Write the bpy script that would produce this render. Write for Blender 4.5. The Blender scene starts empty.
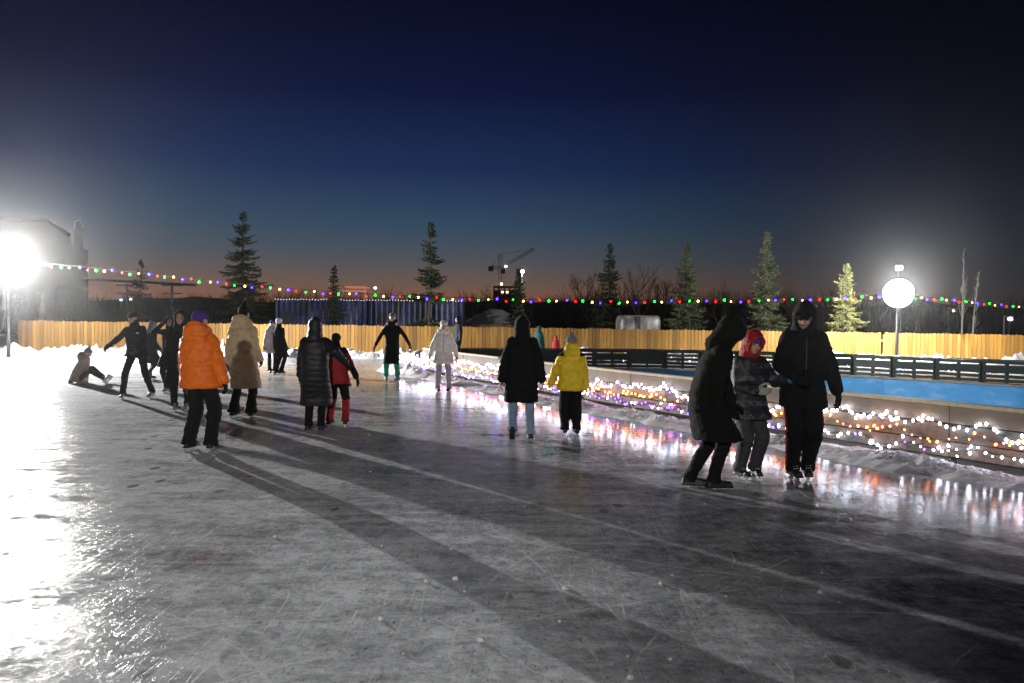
import bpy, bmesh, math, random
import numpy as np
from mathutils import Vector as V, Matrix as M, noise, geometry
from math import radians as R, sin, cos, pi

random.seed(7)
rnd = random.random
def ru(a, b): return a + (b - a) * random.random()
scene = bpy.context.scene
COL = scene.collection
W, H, F = 1024, 683, 800.0
CAMZ = 1.67

# ------------------------------------------------------------------ camera
cam_d = bpy.data.cameras.new('camera'); cam = bpy.data.objects.new('camera', cam_d)
COL.objects.link(cam); scene.camera = cam
cam_d.sensor_width = 36.0; cam_d.lens = F / W * 36.0
cam_d.clip_start = 0.05; cam_d.clip_end = 6000
pitch = math.atan(21.5 / F)
cam.matrix_world = (M.Translation((0, 0, CAMZ)) @ M.Rotation(R(90) - pitch, 4, 'X') @ M.Rotation(R(0.6), 4, 'Z'))
CM = cam.matrix_world.copy()
def ray(px, py):
    d = CM.to_3x3() @ V(((px - W / 2) / F, -(py - H / 2) / F, -1.0))
    return d / d.y
def at(px, py, Y):            # point seen at pixel (px,py) at depth Y
    return V((0, 0, CAMZ)) + ray(px, py) * Y
def ground(px, py, z=0.0):
    d = ray(px, py); return V((0, 0, CAMZ)) + d * ((z - CAMZ) / d.z)

# ------------------------------------------------------------------ materials
def mat(name):
    m = bpy.data.materials.new(name); m.use_nodes = True
    nt = m.node_tree; b = nt.nodes['Principled BSDF']
    return m, nt, b
def N(nt, t, **kw):
    n = nt.nodes.new(t)
    for k, v in kw.items():
        if k.startswith('i_'):
            key = k[2:].replace('_', ' ')
            n.inputs[key].default_value = v
        else: setattr(n, k, v)
    return n
def ramp(nt, src, stops):
    r = nt.nodes.new('ShaderNodeValToRGB'); nt.links.new(src, r.inputs[0])
    e = r.color_ramp.elements
    while len(e) < len(stops): e.new(0.5)
    for i, (p, c) in enumerate(stops):
        e[i].position = p; e[i].color = (c, c, c, 1) if isinstance(c, (int, float)) else (*c, 1)
    return r
def mixc(nt, fac, a, b, mode='MIX'):
    m = nt.nodes.new('ShaderNodeMix'); m.data_type = 'RGBA'; m.blend_type = mode
    for sock, val in ((m.inputs[0], fac), (m.inputs[6], a), (m.inputs[7], b)):
        if isinstance(val, (int, float)): sock.default_value = val
        elif isinstance(val, tuple): sock.default_value = (*val, 1) if len(val) == 3 else val
        else: nt.links.new(val, sock)
    return m.outputs[2]
def mth(nt, op, a, b=None, c=None):
    m = nt.nodes.new('ShaderNodeMath'); m.operation = op
    for i, x in enumerate((a, b, c)):
        if x is None: continue
        if isinstance(x, (int, float)): m.inputs[i].default_value = x
        else: nt.links.new(x, m.inputs[i])
    return m.outputs[0]
def tex(nt, co, scale, detail=4, rough=.55, dist=0.0):
    n = N(nt, 'ShaderNodeTexNoise', i_Scale=scale, i_Detail=detail, i_Roughness=rough, i_Distortion=dist)
    if co is not None: nt.links.new(co, n.inputs['Vector'])
    return n.outputs['Fac']
def coords(nt, kind='Object', scale=None, rot=None):
    c = nt.nodes.new('ShaderNodeTexCoord').outputs[kind]
    if scale or rot:
        mp = nt.nodes.new('ShaderNodeMapping'); nt.links.new(c, mp.inputs[0])
        if scale: mp.inputs['Scale'].default_value = scale
        if rot: mp.inputs['Rotation'].default_value = rot
        c = mp.outputs[0]
    return c
def bump(nt, b, h, strength=.3, dist=.02):
    n = N(nt, 'ShaderNodeBump', i_Strength=strength, i_Distance=dist)
    nt.links.new(h, n.inputs['Height']); nt.links.new(n.outputs[0], b.inputs['Normal'])
_mc = {}
def plain(name, col, rough=.6, metal=0.0, var=.25, scale=8, bmp=0.0, spec=.5):
    key = (name, col, rough, metal)
    if key in _mc: return _mc[key]
    m, nt, b = mat(name)
    co = coords(nt)
    f = tex(nt, co, scale)
    lo = tuple(c * (1 - var) for c in col); hi = tuple(min(1, c * (1 + var)) for c in col)
    r = ramp(nt, f, [(.3, lo), (.7, hi)])
    nt.links.new(r.outputs[0], b.inputs['Base Color'])
    b.inputs['Roughness'].default_value = rough; b.inputs['Metallic'].default_value = metal
    b.inputs['Specular IOR Level'].default_value = spec
    if bmp: bump(nt, b, tex(nt, co, scale * 4), bmp, .01)
    _mc[key] = m; return m
def fabric(name, col, rough=.75, sheen=.0, wr=.35, spec=.3):
    key = ('fab', name, col, rough)
    if key in _mc: return _mc[key]
    m, nt, b = mat(name)
    co = coords(nt)
    f = tex(nt, co, 14, 5, .6)
    lo = tuple(c * .78 for c in col); hi = tuple(min(1, c * 1.2) for c in col)
    nt.links.new(ramp(nt, f, [(.3, lo), (.7, hi)]).outputs[0], b.inputs['Base Color'])
    b.inputs['Roughness'].default_value = rough
    b.inputs['Specular IOR Level'].default_value = spec
    h = mth(nt, 'ADD', tex(nt, coords(nt, scale=(1, 1, .45)), 16, 3, .5, .6), mth(nt, 'MULTIPLY', tex(nt, co, 120, 2), .25))
    bump(nt, b, h, wr, .02)
    _mc[key] = m; return m
def emis(name, col, strength):
    m, nt, b = mat(name)
    b.inputs['Base Color'].default_value = (*[min(1, c) for c in col], 1)
    b.inputs['Emission Color'].default_value = (*col, 1)
    b.inputs['Emission Strength'].default_value = strength
    return m

# ------------------------------------------------------------------ geometry accumulator
class G:
    def __init__(s): s.v = []; s.f = []; s.m = []
    def add(s, vs, fs, mi=0):
        o = len(s.v); s.v += [tuple(p) for p in vs]; s.f += [tuple(i + o for i in f) for f in fs]; s.m += [mi] * len(fs)
    def box(s, c, size, rot=None, mi=0, bev=0):
        hx, hy, hz = (q / 2 for q in size); c = V(c)
        vs = [V((x, y, z)) for x in (-hx, hx) for y in (-hy, hy) for z in (-hz, hz)]
        if rot is not None: vs = [rot @ p for p in vs]
        s.add([c + p for p in vs], [(0, 1, 3, 2), (4, 6, 7, 5), (0, 4, 5, 1), (2, 3, 7, 6), (0, 2, 6, 4), (1, 5, 7, 3)], mi)
    def bar(s, a, b, w, h, mi=0):       # box beam from a to b, w across, h up
        a = V(a); b = V(b); d = (b - a).normalized()
        up = V((0, 0, 1)) if abs(d.z) < .95 else V((0, 1, 0))
        x = d.cross(up).normalized() * w / 2; y = x.normalized().cross(d) * h / 2
        vs = [p + sx * x + sy * y for p in (a, b) for sx, sy in ((-1, -1), (1, -1), (1, 1), (-1, 1))]
        s.add(vs, [(3, 2, 1, 0), (4, 5, 6, 7), (0, 1, 5, 4), (1, 2, 6, 5), (2, 3, 7, 6), (3, 0, 4, 7)], mi)
    def rings(s, rs, mi=0, caps=True):
        n = len(rs[0]); vs = [p for r in rs for p in r]; fs = []
        for k in range(len(rs) - 1):
            for i in range(n):
                j = (i + 1) % n; fs.append((k * n + i, k * n + j, (k + 1) * n + j, (k + 1) * n + i))
        if caps:
            fs.append(tuple(range(n))[::-1]); fs.append(tuple((len(rs) - 1) * n + i for i in range(n)))
        s.add(vs, fs, mi)
    def loft(s, L, fr=None, n=20, mi=0, sq=1.0):   # L: (centre, rx, ry)
        X, Y = (V((1, 0, 0)), V((0, 1, 0))) if fr is None else (fr.col[0], fr.col[1])
        rs = []
        for c, rx, ry in L:
            rg = []
            for i in range(n):
                t = 2 * pi * i / n; cx, sx = cos(t), sin(t)
                cx = math.copysign(abs(cx) ** sq, cx); sx = math.copysign(abs(sx) ** sq, sx)
                rg.append(V(c) + X * (cx * rx) + Y * (sx * ry))
            rs.append(rg)
        s.rings(rs, mi)
    def ell(s, c, r, rot=None, nu=16, nv=10, mi=0):
        c = V(c); rs = []
        for k in range(1, nv):
            ph = pi * k / nv
            rg = []
            for i in range(nu):
                t = 2 * pi * i / nu
                p = V((r[0] * sin(ph) * cos(t), r[1] * sin(ph) * sin(t), -r[2] * cos(ph)))
                if rot is not None: p = rot @ p
                rg.append(c + p)
            rs.append(rg)
        n = nu; vs = [p for r_ in rs for p in r_]; fs = []
        for k in range(len(rs) - 1):
            for i in range(n):
                j = (i + 1) % n; fs.append((k * n + i, k * n + j, (k + 1) * n + j, (k + 1) * n + i))
        b = V((0, 0, -r[2])); t_ = V((0, 0, r[2]))
        if rot is not None: b = rot @ b; t_ = rot @ t_
        vs += [c + b, c + t_]; lb = len(vs) - 2; lt = len(vs) - 1; L = (len(rs) - 1) * n
        for i in range(n):
            j = (i + 1) % n; fs.append((lb, j, i)); fs.append((lt, L + i, L + j))
        s.add(vs, fs, mi)
    def cap(s, a, b, ra, rb, n=12, flat=None, mi=0):   # tapered capsule; flat=(axis, factor)
        a = V(a); b = V(b); d = (b - a)
        L = d.length
        if L < 1e-6: return s.ell(a, (ra, ra, ra), mi=mi)
        d /= L
        up = V((0, 0, 1)) if abs(d.z) < .9 else V((0, 1, 0))
        x = d.cross(up).normalized(); y = x.cross(d)
        if flat is not None:
            ax, f = flat; ax = (V(ax) - d * V(ax).dot(d)).normalized(); x = ax * 1.0; y = d.cross(x).normalized(); x = x * f
        rs = []
        for k in (-.97, -.7, -.35, 0): rs.append((a + d * (k * ra), ra * math.sqrt(max(0, 1 - k * k))))
        for k in (.25, .5, .75): rs.append((a + d * (L * k), ra + (rb - ra) * k))
        for k in (0, .35, .7, .97): rs.append((b + d * (k * rb), rb * math.sqrt(max(0, 1 - k * k))))
        s.rings([[c + (x * cos(2 * pi * i / n) + y * sin(2 * pi * i / n)) * r for i in range(n)] for c, r in rs], mi)
    def tube(s, pts, rad, n=6, mi=0):
        pts = [V(p) for p in pts]; rs = []
        for k, p in enumerate(pts):
            d = (pts[min(k + 1, len(pts) - 1)] - pts[max(k - 1, 0)]).normalized()
            up = V((0, 0, 1)) if abs(d.z) < .9 else V((0, 1, 0))
            x = d.cross(up).normalized(); y = x.cross(d)
            r = rad[k] if isinstance(rad, (list, tuple)) else rad
            rs.append([p + (x * cos(2 * pi * i / n) + y * sin(2 * pi * i / n)) * r for i in range(n)])
        s.rings(rs, mi)
    def mesh(s, name):
        me = bpy.data.meshes.new(name); me.from_pydata(s.v, [], s.f)
        if any(s.m): me.polygons.foreach_set('material_index', s.m)
        me.update(); return me
def link(name, me, mats, parent=None, smooth=False, loc=None):
    o = bpy.data.objects.new(name, me); COL.objects.link(o)
    if not isinstance(mats, (list, tuple)): mats = [mats]
    for m in mats: me.materials.append(m)
    if smooth: me.polygons.foreach_set('use_smooth', [True] * len(me.polygons))
    if parent is not None: o.parent = parent
    if loc is not None: o.location = loc
    return o
def build(g, name, mats, parent=None, smooth=False, loc=None): return link(name, g.mesh(name), mats, parent, smooth, loc)
def tag(o, label=None, cat=None, group=None, kind=None):
    if label: o['label'] = label
    if cat: o['category'] = cat
    if group: o['group'] = group
    if kind: o['kind'] = kind
    return o
def empty(name, loc, rz=0.0):
    o = bpy.data.objects.new(name, None); COL.objects.link(o); o.location = loc; o.rotation_euler = (0, 0, rz)
    o.empty_display_size = .2; return o
def remesh(g, name, voxel, smooth=2):
    me = g.mesh('tmp'); ob = bpy.data.objects.new('tmp', me); COL.objects.link(ob)
    m = ob.modifiers.new('r', 'REMESH'); m.mode = 'VOXEL'; m.voxel_size = voxel
    if smooth:
        k = ob.modifiers.new('s', 'SMOOTH'); k.factor = .5; k.iterations = smooth
    dg = bpy.context.evaluated_depsgraph_get()
    out = bpy.data.meshes.new_from_object(ob.evaluated_get(dg)); out.name = name
    out.materials.clear()
    bpy.data.objects.remove(ob); bpy.data.meshes.remove(me)
    return out
def displace(me, fn):
    n = len(me.vertices); co = np.empty(n * 3); me.vertices.foreach_get('co', co); co = co.reshape(-1, 3)
    no = np.empty(n * 3); me.vertices.foreach_get('normal', no); no = no.reshape(-1, 3)
    me.vertices.foreach_set('co', fn(co, no).reshape(-1)); me.update()
def setmat(me, fn):       # fn(centres Nx3) -> indices
    n = len(me.polygons); c = np.empty(n * 3); me.polygons.foreach_get('center', c)
    me.polygons.foreach_set('material_index', fn(c.reshape(-1, 3)).astype(int).tolist()); me.update()

# ------------------------------------------------------------------ people
SKIN = plain('skin', (.52, .30, .22), .5, var=.08, scale=12)
LIPS = plain('lips', (.38, .12, .10), .45, var=.05)
EYE = plain('eyes', (.03, .02, .02), .25, var=.05)
BROW = plain('brows', (.06, .04, .03), .8, var=.05)
STEEL = plain('blade_steel', (.55, .56, .58), .3, .9, var=.1)
def ik(a, t, l1, l2, pole):
    a = V(a); t = V(t); d = t - a; L = d.length
    if L > (l1 + l2) * .998: t = a + d.normalized() * (l1 + l2) * .998; d = t - a; L = d.length
    x = (l1 * l1 - l2 * l2 + L * L) / (2 * L); h = math.sqrt(max(0, l1 * l1 - x * x)); dn = d / L
    p = V(pole) - dn * V(pole).dot(dn)
    p = p.normalized() if p.length > 1e-5 else V((0, -1, 0))
    return a + dn * x + p * h, t
def hand_geo(g, w, d, n, t, s, curl=.5, fat=1.0, mi=0):
    """palm and five separate fingers from wrist w along d, palm facing n, thumb on side t"""
    d = d.normalized(); n = (n - d * n.dot(d)).normalized(); t0 = d.cross(n)
    t = t0 if t0.dot(t) > 0 else -t0
    rot = M((t, n, d)).transposed()
    g.ell(w + d * .05 * s, (.042 * s * fat, .018 * s * fat, .056 * s), rot, 12, 8, mi)
    for k, (off, L) in enumerate(((.030, .92), (.010, 1.0), (-.010, .94), (-.029, .76))):
        p = w + d * (.09 - abs(off) * .15) * s + t * off * s; dirn = (d + t * off * 3).normalized(); r = .0092 * s * fat
        for j, seg in enumerate((.043, .028, .021)):
            a = curl * (.55 + .5 * j) * (1 + .12 * k)
            dd = (dirn * cos(a) + n * sin(a)).normalized()
            q = p + dd * seg * L * s; g.cap(p, q, r, r * .92, 8, mi=mi); p = q; r *= .93
    p = w + d * .03 * s + t * .03 * s + n * .006 * s
    for j, seg in enumerate((.042, .034, .026)):
        dd = (d * (.55 + .2 * j) + t * (.8 - .3 * j) + n * (.25 + .35 * curl * (j + 1) * .5)).normalized()
        q = p + dd * seg * s; g.cap(p, q, .0115 * s * fat, .0105 * s * fat, 8, mi=mi); p = q

def person(label, feet, top, face=0, group=None, loc=None, height=None, lean=0, side=0, stance=((-.11, 0, 0, 0), (.11, 0, 0, 0)),
           rh=(-.26, -.03, .80), lh=(.26, -.03, .80), elbow=(0, 1, -.3), head=(0, 0, 0), hips=None, coat=None, pants=None, shoes='skate',
           shoe_mat=None, glove=None, hood=None, hood_down=None, hk=1.0, hat=None, fur=None, extra=None, build_w=1.0, bare=False, curl=.6):
    if loc is None: loc = ground(*feet)
    Y = loc.y
    if height is None:
        p = at(feet[0], top, Y); height = p.z - (.03 if (hood or hat) else 0.0)
    s = height / 1.72
    near = Y < 9.5; mid = Y < 15
    vb = .009 if near else (.013 if mid else .018)
    vc = .011 if near else (.014 if mid else .02)
    root = empty('person', loc, R(face)); tag(root, label, 'person', group)
    off = .048 * s if shoes == 'skate' else .012
    bw = build_w
    anz = .085 * s + off
    # joints ------------------------------------------------------
    leg = .43 * s + .42 * s
    ank = [V((q[0] * s, q[1] * s, anz + q[2] * s)) for q in stance]
    if hips is None:
        hc = V(((ank[0].x + ank[1].x) / 2, (ank[0].y + ank[1].y) / 2 + .0, .90 * s + off))
        for _ in range(60):
            if max((hc + V((sx * .09 * s, 0, -.03 * s)) - a).length for sx, a in ((-1, ank[0]), (1, ank[1]))) > leg * .992: hc.z -= .006 * s
            else: break
    else: hc = V(hips) * s
    T = (M.Rotation(R(lean), 3, 'X') @ M.Rotation(R(side), 3, 'Y'))
    if isinstance(lean, tuple): T = M.Rotation(R(lean[0]), 3, 'X')
    tp = lambda x, y, z: hc + T @ V((x * s, y * s, z * s))
    sh = [tp(-.165 * bw, .0, .485), tp(.165 * bw, .0, .485)]
    neck = tp(0, .005, .56)
    HR = T @ M.Rotation(R(head[0]), 3, 'Z') @ M.Rotation(R(head[1]), 3, 'X') @ M.Rotation(R(head[2]), 3, 'Y')
    hd = neck + (T @ V((0, -.01 * s, .03 * s))) + HR @ V((0, -.015 * s, .115 * s))
    hp = lambda x, y, z: hd + HR @ V((x * s, y * s, z * s))
    hip = [hc + V((-.09 * s, 0, -.03 * s)), hc + V((.09 * s, 0, -.03 * s))]
    knees = []; 
    for i in (0, 1):
        pole = V(((-.05, .05)[i], -1, 0)) if hips is None else V((0, -.4, 1))
        k, a = ik(hip[i], ank[i], .43 * s, .42 * s, pole); knees.append(k); ank[i] = a
    wr = []; el = []
    for i, tgt in enumerate((rh, lh)):
        t = tp(tgt[0], tgt[1], tgt[2] - .90) if hips is None or True else V(tgt) * s
        e, t = ik(sh[i], t, .29 * s, .26 * s, V((elbow[0] * (-1, 1)[i], elbow[1], elbow[2]))); el.append(e); wr.append(t)
    # body ---------------------------------------------------------
    g = G()
    def A(*a): g.ell(*a)
    A(hp(0, .008, .018), (.076 * s, .094 * s, .098 * s), HR)
    A(hp(0, -.022, -.052), (.056 * s, .062 * s, .062 * s), HR)
    A(hp(0, -.052, -.088), (.026 * s, .026 * s, .022 * s), HR)
    A(hp(0, -.094, -.012), (.0125 * s, .017 * s, .024 * s), HR)
    A(hp(0, -.104, -.026), (.016 * s, .014 * s, .010 * s), HR)
    A(hp(0, -.078, .026), (.052 * s, .014 * s, .012 * s), HR)
    A(hp(0, -.078, -.056), (.022 * s, .013 * s, .011 * s), HR)
    for q in (-1, 1):
        A(hp(q * .040, -.062, -.028), (.022 * s, .022 * s, .022 * s), HR)
        A(hp(q * .078, .012, -.006), (.010 * s, .020 * s, .032 * s), HR)
    g.cap(neck - T @ V((0, 0, .05 * s)), hp(0, .01, -.05), .058 * s, .052 * s)
    g.loft([(tp(0, 0, -.10), .14 * s, .09 * s), (tp(0, 0, .05), .13 * s, .085 * s), (tp(0, 0, .2), .125 * s, .085 * s), (tp(0, 0, .38), .145 * s, .095 * s), (tp(0, 0, .5), .13 * s, .08 * s), (tp(0, 0, .55), .06 * s, .05 * s)], T)
    for i in (0, 1):
        g.cap(sh[i], el[i], .045 * s, .036 * s); g.cap(el[i], wr[i], .036 * s, .024 * s)
        g.cap(hip[i], knees[i], .075 * s, .05 * s); g.cap(knees[i], ank[i], .048 * s, .033 * s)
    me = remesh(g, 'body', vb, 2)
    hi = np.array(hd); hr = np.array(HR)
    def facem(c):
        q = (c - hi) @ hr / s; idx = np.zeros(len(c)); fr = q[:, 1] < -.045
        for e in (-1, 1):
            idx[fr & ((((q[:, 0] - e * .031) / .0135) ** 2 + ((q[:, 2] - .004) / .0075) ** 2) < 1)] = 2
            idx[fr & ((((q[:, 0] - e * .031) / .020) ** 2 + ((q[:, 2] - .027) / .0045) ** 2) < 1)] = 3
        idx[fr & (((q[:, 0] / .022) ** 2 + ((q[:, 2] + .056) / .0075) ** 2) < 1)] = 1
        return idx
    setmat(me, facem)
    hands = []
    for i in (0, 1):
        d = (wr[i] - el[i]).normalized(); inward = V(((1, -1)[i], 0, 0)); fwd = V((0, -1, .2))
        if abs(d.dot(inward)) > .8: inward = V((0, 0, -1))
        hands.append((wr[i], d, inward, fwd))
    if glove is None:
        hg = G()
        for h in hands: hand_geo(hg, h[0] - h[1] * .01, h[1], h[2], h[3], s, curl)
        bm = bmesh.new(); bm.from_mesh(me); tmp = hg.mesh('h'); bm.from_mesh(tmp); bm.to_mesh(me); bm.free(); bpy.data.meshes.remove(tmp)
    link('body', me, [SKIN, LIPS, EYE, BROW], root, True)
    if glove is not None:
        gl = glove if isinstance(glove, (list, tuple)) else (glove, glove)
        for i, h in enumerate(hands):
            if gl[i] is None: continue
            hg = G(); hand_geo(hg, h[0], h[1], h[2], h[3], s * 1.08, curl, 1.35)
            hg.cap(h[0] - h[1] * .05 * s, h[0] + h[1] * .03 * s, .040 * s, .034 * s)
            build(hg, 'glove', gl[i], root, True)
    # trousers ------------------------------------------------------
    pt = dict(mat=None, thigh=.088, knee=.07, hem=.075, cover=.02); pt.update(pants)
    g = G()
    g.loft([(hc + V((0, 0, -.11 * s)), .15 * s, .11 * s), (hc + V((0, 0, .0)), .168 * s, .118 * s), (hc + V((0, 0, .10 * s)), .15 * s, .105 * s)])
    for i in (0, 1):
        a = ank[i] + (knees[i] - ank[i]).normalized() * (.0 - pt['cover']) * s
        g.cap(hip[i], knees[i], pt['thigh'] * s * bw, pt['knee'] * s, 16)
        mid_ = (knees[i] + a) / 2 + V((0, .012 * s, 0))
        g.cap(knees[i], mid_, pt['knee'] * s, pt['knee'] * .93 * s, 16)
        r2 = pt['hem'] * s
        dd = (a - mid_).normalized()
        xx = dd.cross(V((0, 1, 0))).normalized(); fr = M((xx, dd.cross(xx), dd)).transposed()
        g.loft([(mid_ - dd * .02, pt['knee'] * .9 * s, pt['knee'] * .9 * s), (a - dd * .06 * s, r2 * .9, r2 * .9), (a, r2, r2 * 1.05), (a + dd * .02 * s, r2 * .98, r2 * 1.02)], fr, 16)
    me = remesh(g, 'trousers', vc, 2)
    off_ = np.array([rnd() * 9, rnd() * 9, rnd() * 9])
    def wrinkle(amp, sc):
        def f(co, no):
            out = co.copy()
            for k in range(len(co)):
                q = co[k]
                h = noise.noise(V((q[0] * sc + off_[0], q[1] * sc + off_[1], q[2] * sc * 2.0 + off_[2]))) + .5 * noise.noise(V((q[0] * sc * 2.3, q[1] * sc * 2.3 + off_[1], q[2] * sc * 4.2)))
                out[k] += no[k] * h * amp
            return out
        return f
    displace(me, wrinkle(.011 * s, 9 / s))
    pm = [pt['mat']]
    if 'mat2' in pt:
        kz = pt.get('z2', .47) * s
        pm.append(pt['mat2']); setmat(me, lambda c: (c[:, 2] < kz))
    tro = link('trousers', me, pm, root, True)
    if 'stripe' in pt:                     # side stripe on the right leg
        sg = G(); i = 0; pts = []
        ax = V((-1, -.25, 0)).normalized()
        for p, q, r1, r2 in ((hip[i], knees[i], pt['thigh'] * bw, pt['knee']), (knees[i], ank[i], pt['knee'], pt['hem'] * .93)):
            for k in range(6):
                t = k / 5; pts.append(p.lerp(q, t) + ax * ((r1 + (r2 - r1) * t) * s + .0))
        sg.tube(pts[1:], .012 * s, 6); build(sg, 'side_stripe', pt['stripe'], tro, True)
    # footwear ------------------------------------------------------
    sm = shoe_mat or fabric('black_leather', (.015, .015, .017), .45)
    for i in (0, 1):
        yaw = (-9, 9)[i] if len(stance[i]) < 5 else stance[i][4]
        FR = M.Rotation(R(-yaw), 3, 'Z') @ M.Rotation(R(stance[i][3]), 3, 'X')
        fp = lambda x, y, z: ank[i] + FR @ V((x * s, y * s, (z - .085) * s))
        g = G()
        g.cap(fp(0, .045, .040), fp(0, -.10, .034), .042 * s, .040 * s, 12, (FR @ V((1, 0, 0)), 1.0))
        g.ell(fp(0, -.145, .032), (.042 * s, .045 * s, .032 * s), FR)
        g.cap(fp(0, .025, .05), ank[i] + (knees[i] - ank[i]).normalized() * .09 * s, .044 * s, .046 * s)
        g.cap(fp(0, -.03, .06), fp(0, -.01, .11), .040 * s, .042 * s)
        g.box(fp(0, -.05, .008), (.085 * s, .28 * s, .02 * s), FR)
        me = remesh(g, 'skate' if shoes == 'skate' else 'boot', max(.008, vb * .8), 1)
        bo = link('skate' if shoes == 'skate' else 'boot', me, sm, root, True)
        if shoes == 'skate':
            b = G()
            b.box(fp(0, -.045, -.048), (.007 * s + .002, .31 * s, .028 * s), FR)
            b.box(fp(0, .03, -.02), (.018 * s, .06 * s, .045 * s), FR); b.box(fp(0, -.12, -.02), (.018 * s, .06 * s, .045 * s), FR)
            build(b, 'blade', STEEL, bo)
        if near or mid:
            l = G()
            for k in range(5):
                z = .07 + .022 * k; y = -.062 + .002 * k if k > 1 else -.085 + .012 * k
                l.bar(fp(-.025, y, z), fp(.025, y, z + .008), .006, .006)
            build(l, 'laces', plain('lace', (.5, .5, .5), .8), bo)
    # coat -----------------------------------------------------------
    c = dict(mat=None, hem=.75, w=1.0, flare=1.0, quilt=0, amp=.008, sleeve=.068, collar=True, cuff=None); c.update(coat)
    g = G(); w = c['w'] * bw; hz = c['hem'] * s - hc.z
    L = []
    kc = (knees[0] + knees[1]) / 2
    if c['hem'] < .9 and hips is None:
        nlow = 4
        for k in range(nlow):
            t = k / nlow; z = hz + (0 - hz) * t
            tt = (1 - t)
            cx = hc.lerp(V((kc.x, kc.y, hc.z)), min(1, abs(hz) * tt / (.43 * s)))
            L.append((V((cx.x, cx.y, hc.z + z)) - T @ V((0, 0, 0)), (.205 + .045 * tt * c['flare']) * s * w, (.145 + .035 * tt * c['flare']) * s * w))
    else: L.append((tp(0, 0, -.1), .19 * s * w, .14 * s * w))
    L += [(tp(0, 0, .06), .195 * s * w, .138 * s * w), (tp(0, .0, .2), .198 * s * w, .14 * s * w), (tp(0, .005, .34), .205 * s * w, .145 * s * w), (tp(0, .005, .43), .192 * s * w, .132 * s * w), (tp(0, .005, .49), .150 * s * w, .108 * s * w), (tp(0, .0, .545), .098 * s * w, .088 * s * w), (tp(0, 0, .58), .085 * s, .08 * s)]
    g.loft(L, T if hips else None, 24, sq=.85)
    for i in (0, 1):
        sr = c['sleeve'] * s
        g.cap(sh[i] + T @ V(((.02, -.02)[i] * s, 0, -.01 * s)), el[i], sr * 1.12, sr * 1.0, 16)
        g.cap(el[i], wr[i], sr * 1.02, sr * .82, 16)
    if c['collar']: g.cap(neck - T @ V((0, 0, .04 * s)), hp(0, .012, -.075), .098 * s, .082 * s, 16)
    if hood_down is not None:
        A2 = lambda p, r: g.ell(p, r, T)
        A2(tp(0, .115, .53), (.155 * s, .085 * s, .085 * s)); A2(tp(0, .125, .60), (.135 * s, .065 * s, .10 * s))
        for q in (-1, 1): A2(tp(q * .10, .02, .565), (.055 * s, .115 * s, .065 * s)); A2(tp(q * .055, -.075, .55), (.05 * s, .05 * s, .045 * s))
    me = remesh(g, 'coat', vc, 2)
    Zt = np.array(T.col[2]); hcn = np.array(hc)
    segs = [(np.array(sh[i]), np.array(el[i]), np.array(wr[i])) for i in (0, 1)]
    qp, qa = c['quilt'] * s, c['amp'] * s
    wf = wrinkle((.008 if qp else .009) * s, 9 / s)
    def qf(co, no):
        co2 = wf(co, no)
        if qp:
            along = (co - hcn) @ Zt
            # nearest of torso / arms decides along which axis the seams run
            dmin = np.full(len(co), .16 * s)
            for S, E, Wr in segs:
                base = 0
                for a, b in ((S, E), (E, Wr)):
                    ab = b - a; Lh = np.linalg.norm(ab) + 1e-6; t = np.clip(((co - a) @ ab) / Lh ** 2, 0, 1)
                    d = np.linalg.norm(co - (a + t[:, None] * ab), axis=1) + .055 * s
                    m = d < dmin; dmin = np.where(m, d, dmin); along = np.where(m, base + t * Lh, along); base += Lh
            ph = np.abs(np.sin(pi * along / qp)) ** .3
            co2 = co2 + no * ((ph - .6) * qa)[:, None]
        return co2
    displace(me, qf)
    cm = [c['mat']]
    if 'mat2' in c:
        cm.append(c['mat2']); setmat(me, lambda ce, f=c['m2']: f(((ce - hcn) @ np.array(T)) / s))
    ct = link('coat', me, cm, root, True)
    if c.get('zip'):
        z = G(); pts = [tp(0, -.142 * w, q) for q in (-.02, .06)] + [tp(0, -.146 * w, .2), tp(0, -.15 * w, .34), tp(0, -.138 * w, .44), tp(0, -.115 * w, .50)]
        z.tube([p + T @ V((0, .004 * s, 0)) for p in pts], .006 * s, 6); build(z, 'zip', c['zip'], ct, True)
    if c.get('belt'):
        z = G(); z.loft([(tp(0, 0, .13), .198 * s * w, .142 * s * w), (tp(0, 0, .15), .203 * s * w, .147 * s * w), (tp(0, 0, .17), .198 * s * w, .142 * s * w)], T, 24, sq=.85); build(z, 'belt', c['belt'], ct, True)
    if c.get('badge'):
        z = G(); z.box(tp(.085, -.148 * w, .40), (.05 * s, .012 * s, .022 * s), T); build(z, 'badge', c['badge'], ct)
    if c.get('cuff'):
        for i in (0, 1):
            z = G(); d = (wr[i] - el[i]).normalized(); z.cap(wr[i] - d * .03 * s, wr[i] - d * .008 * s, c['sleeve'] * .8 * s, c['sleeve'] * .78 * s); build(z, 'cuff', c['cuff'], ct, True)
    # head wear --------------------------------------------------------
    if hood is not None:
        g = G()
        g.ell(hp(0, .02, .022), (.115 * s, .132 * s, .136 * s), HR)
        g.ell(hp(0, .055, .06), (.085 * s, .10 * s, .095 * s), HR)
        g.ell(hp(0, .04, -.05), (.105 * s, .10 * s, .10 * s), HR)
        g.cap(hp(0, .035, -.05), tp(0, .03, .53), .112 * s, .128 * s, 16)
        if hk != 1.0: g.v = [tuple(hd + (V(p) - hd) * (1 + (hk - 1) * min(1, max(0, ((V(p) - hd).z / s + .16) * 6)))) for p in g.v]
        me = remesh(g, 'hood', vc * .8, 2)
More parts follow.
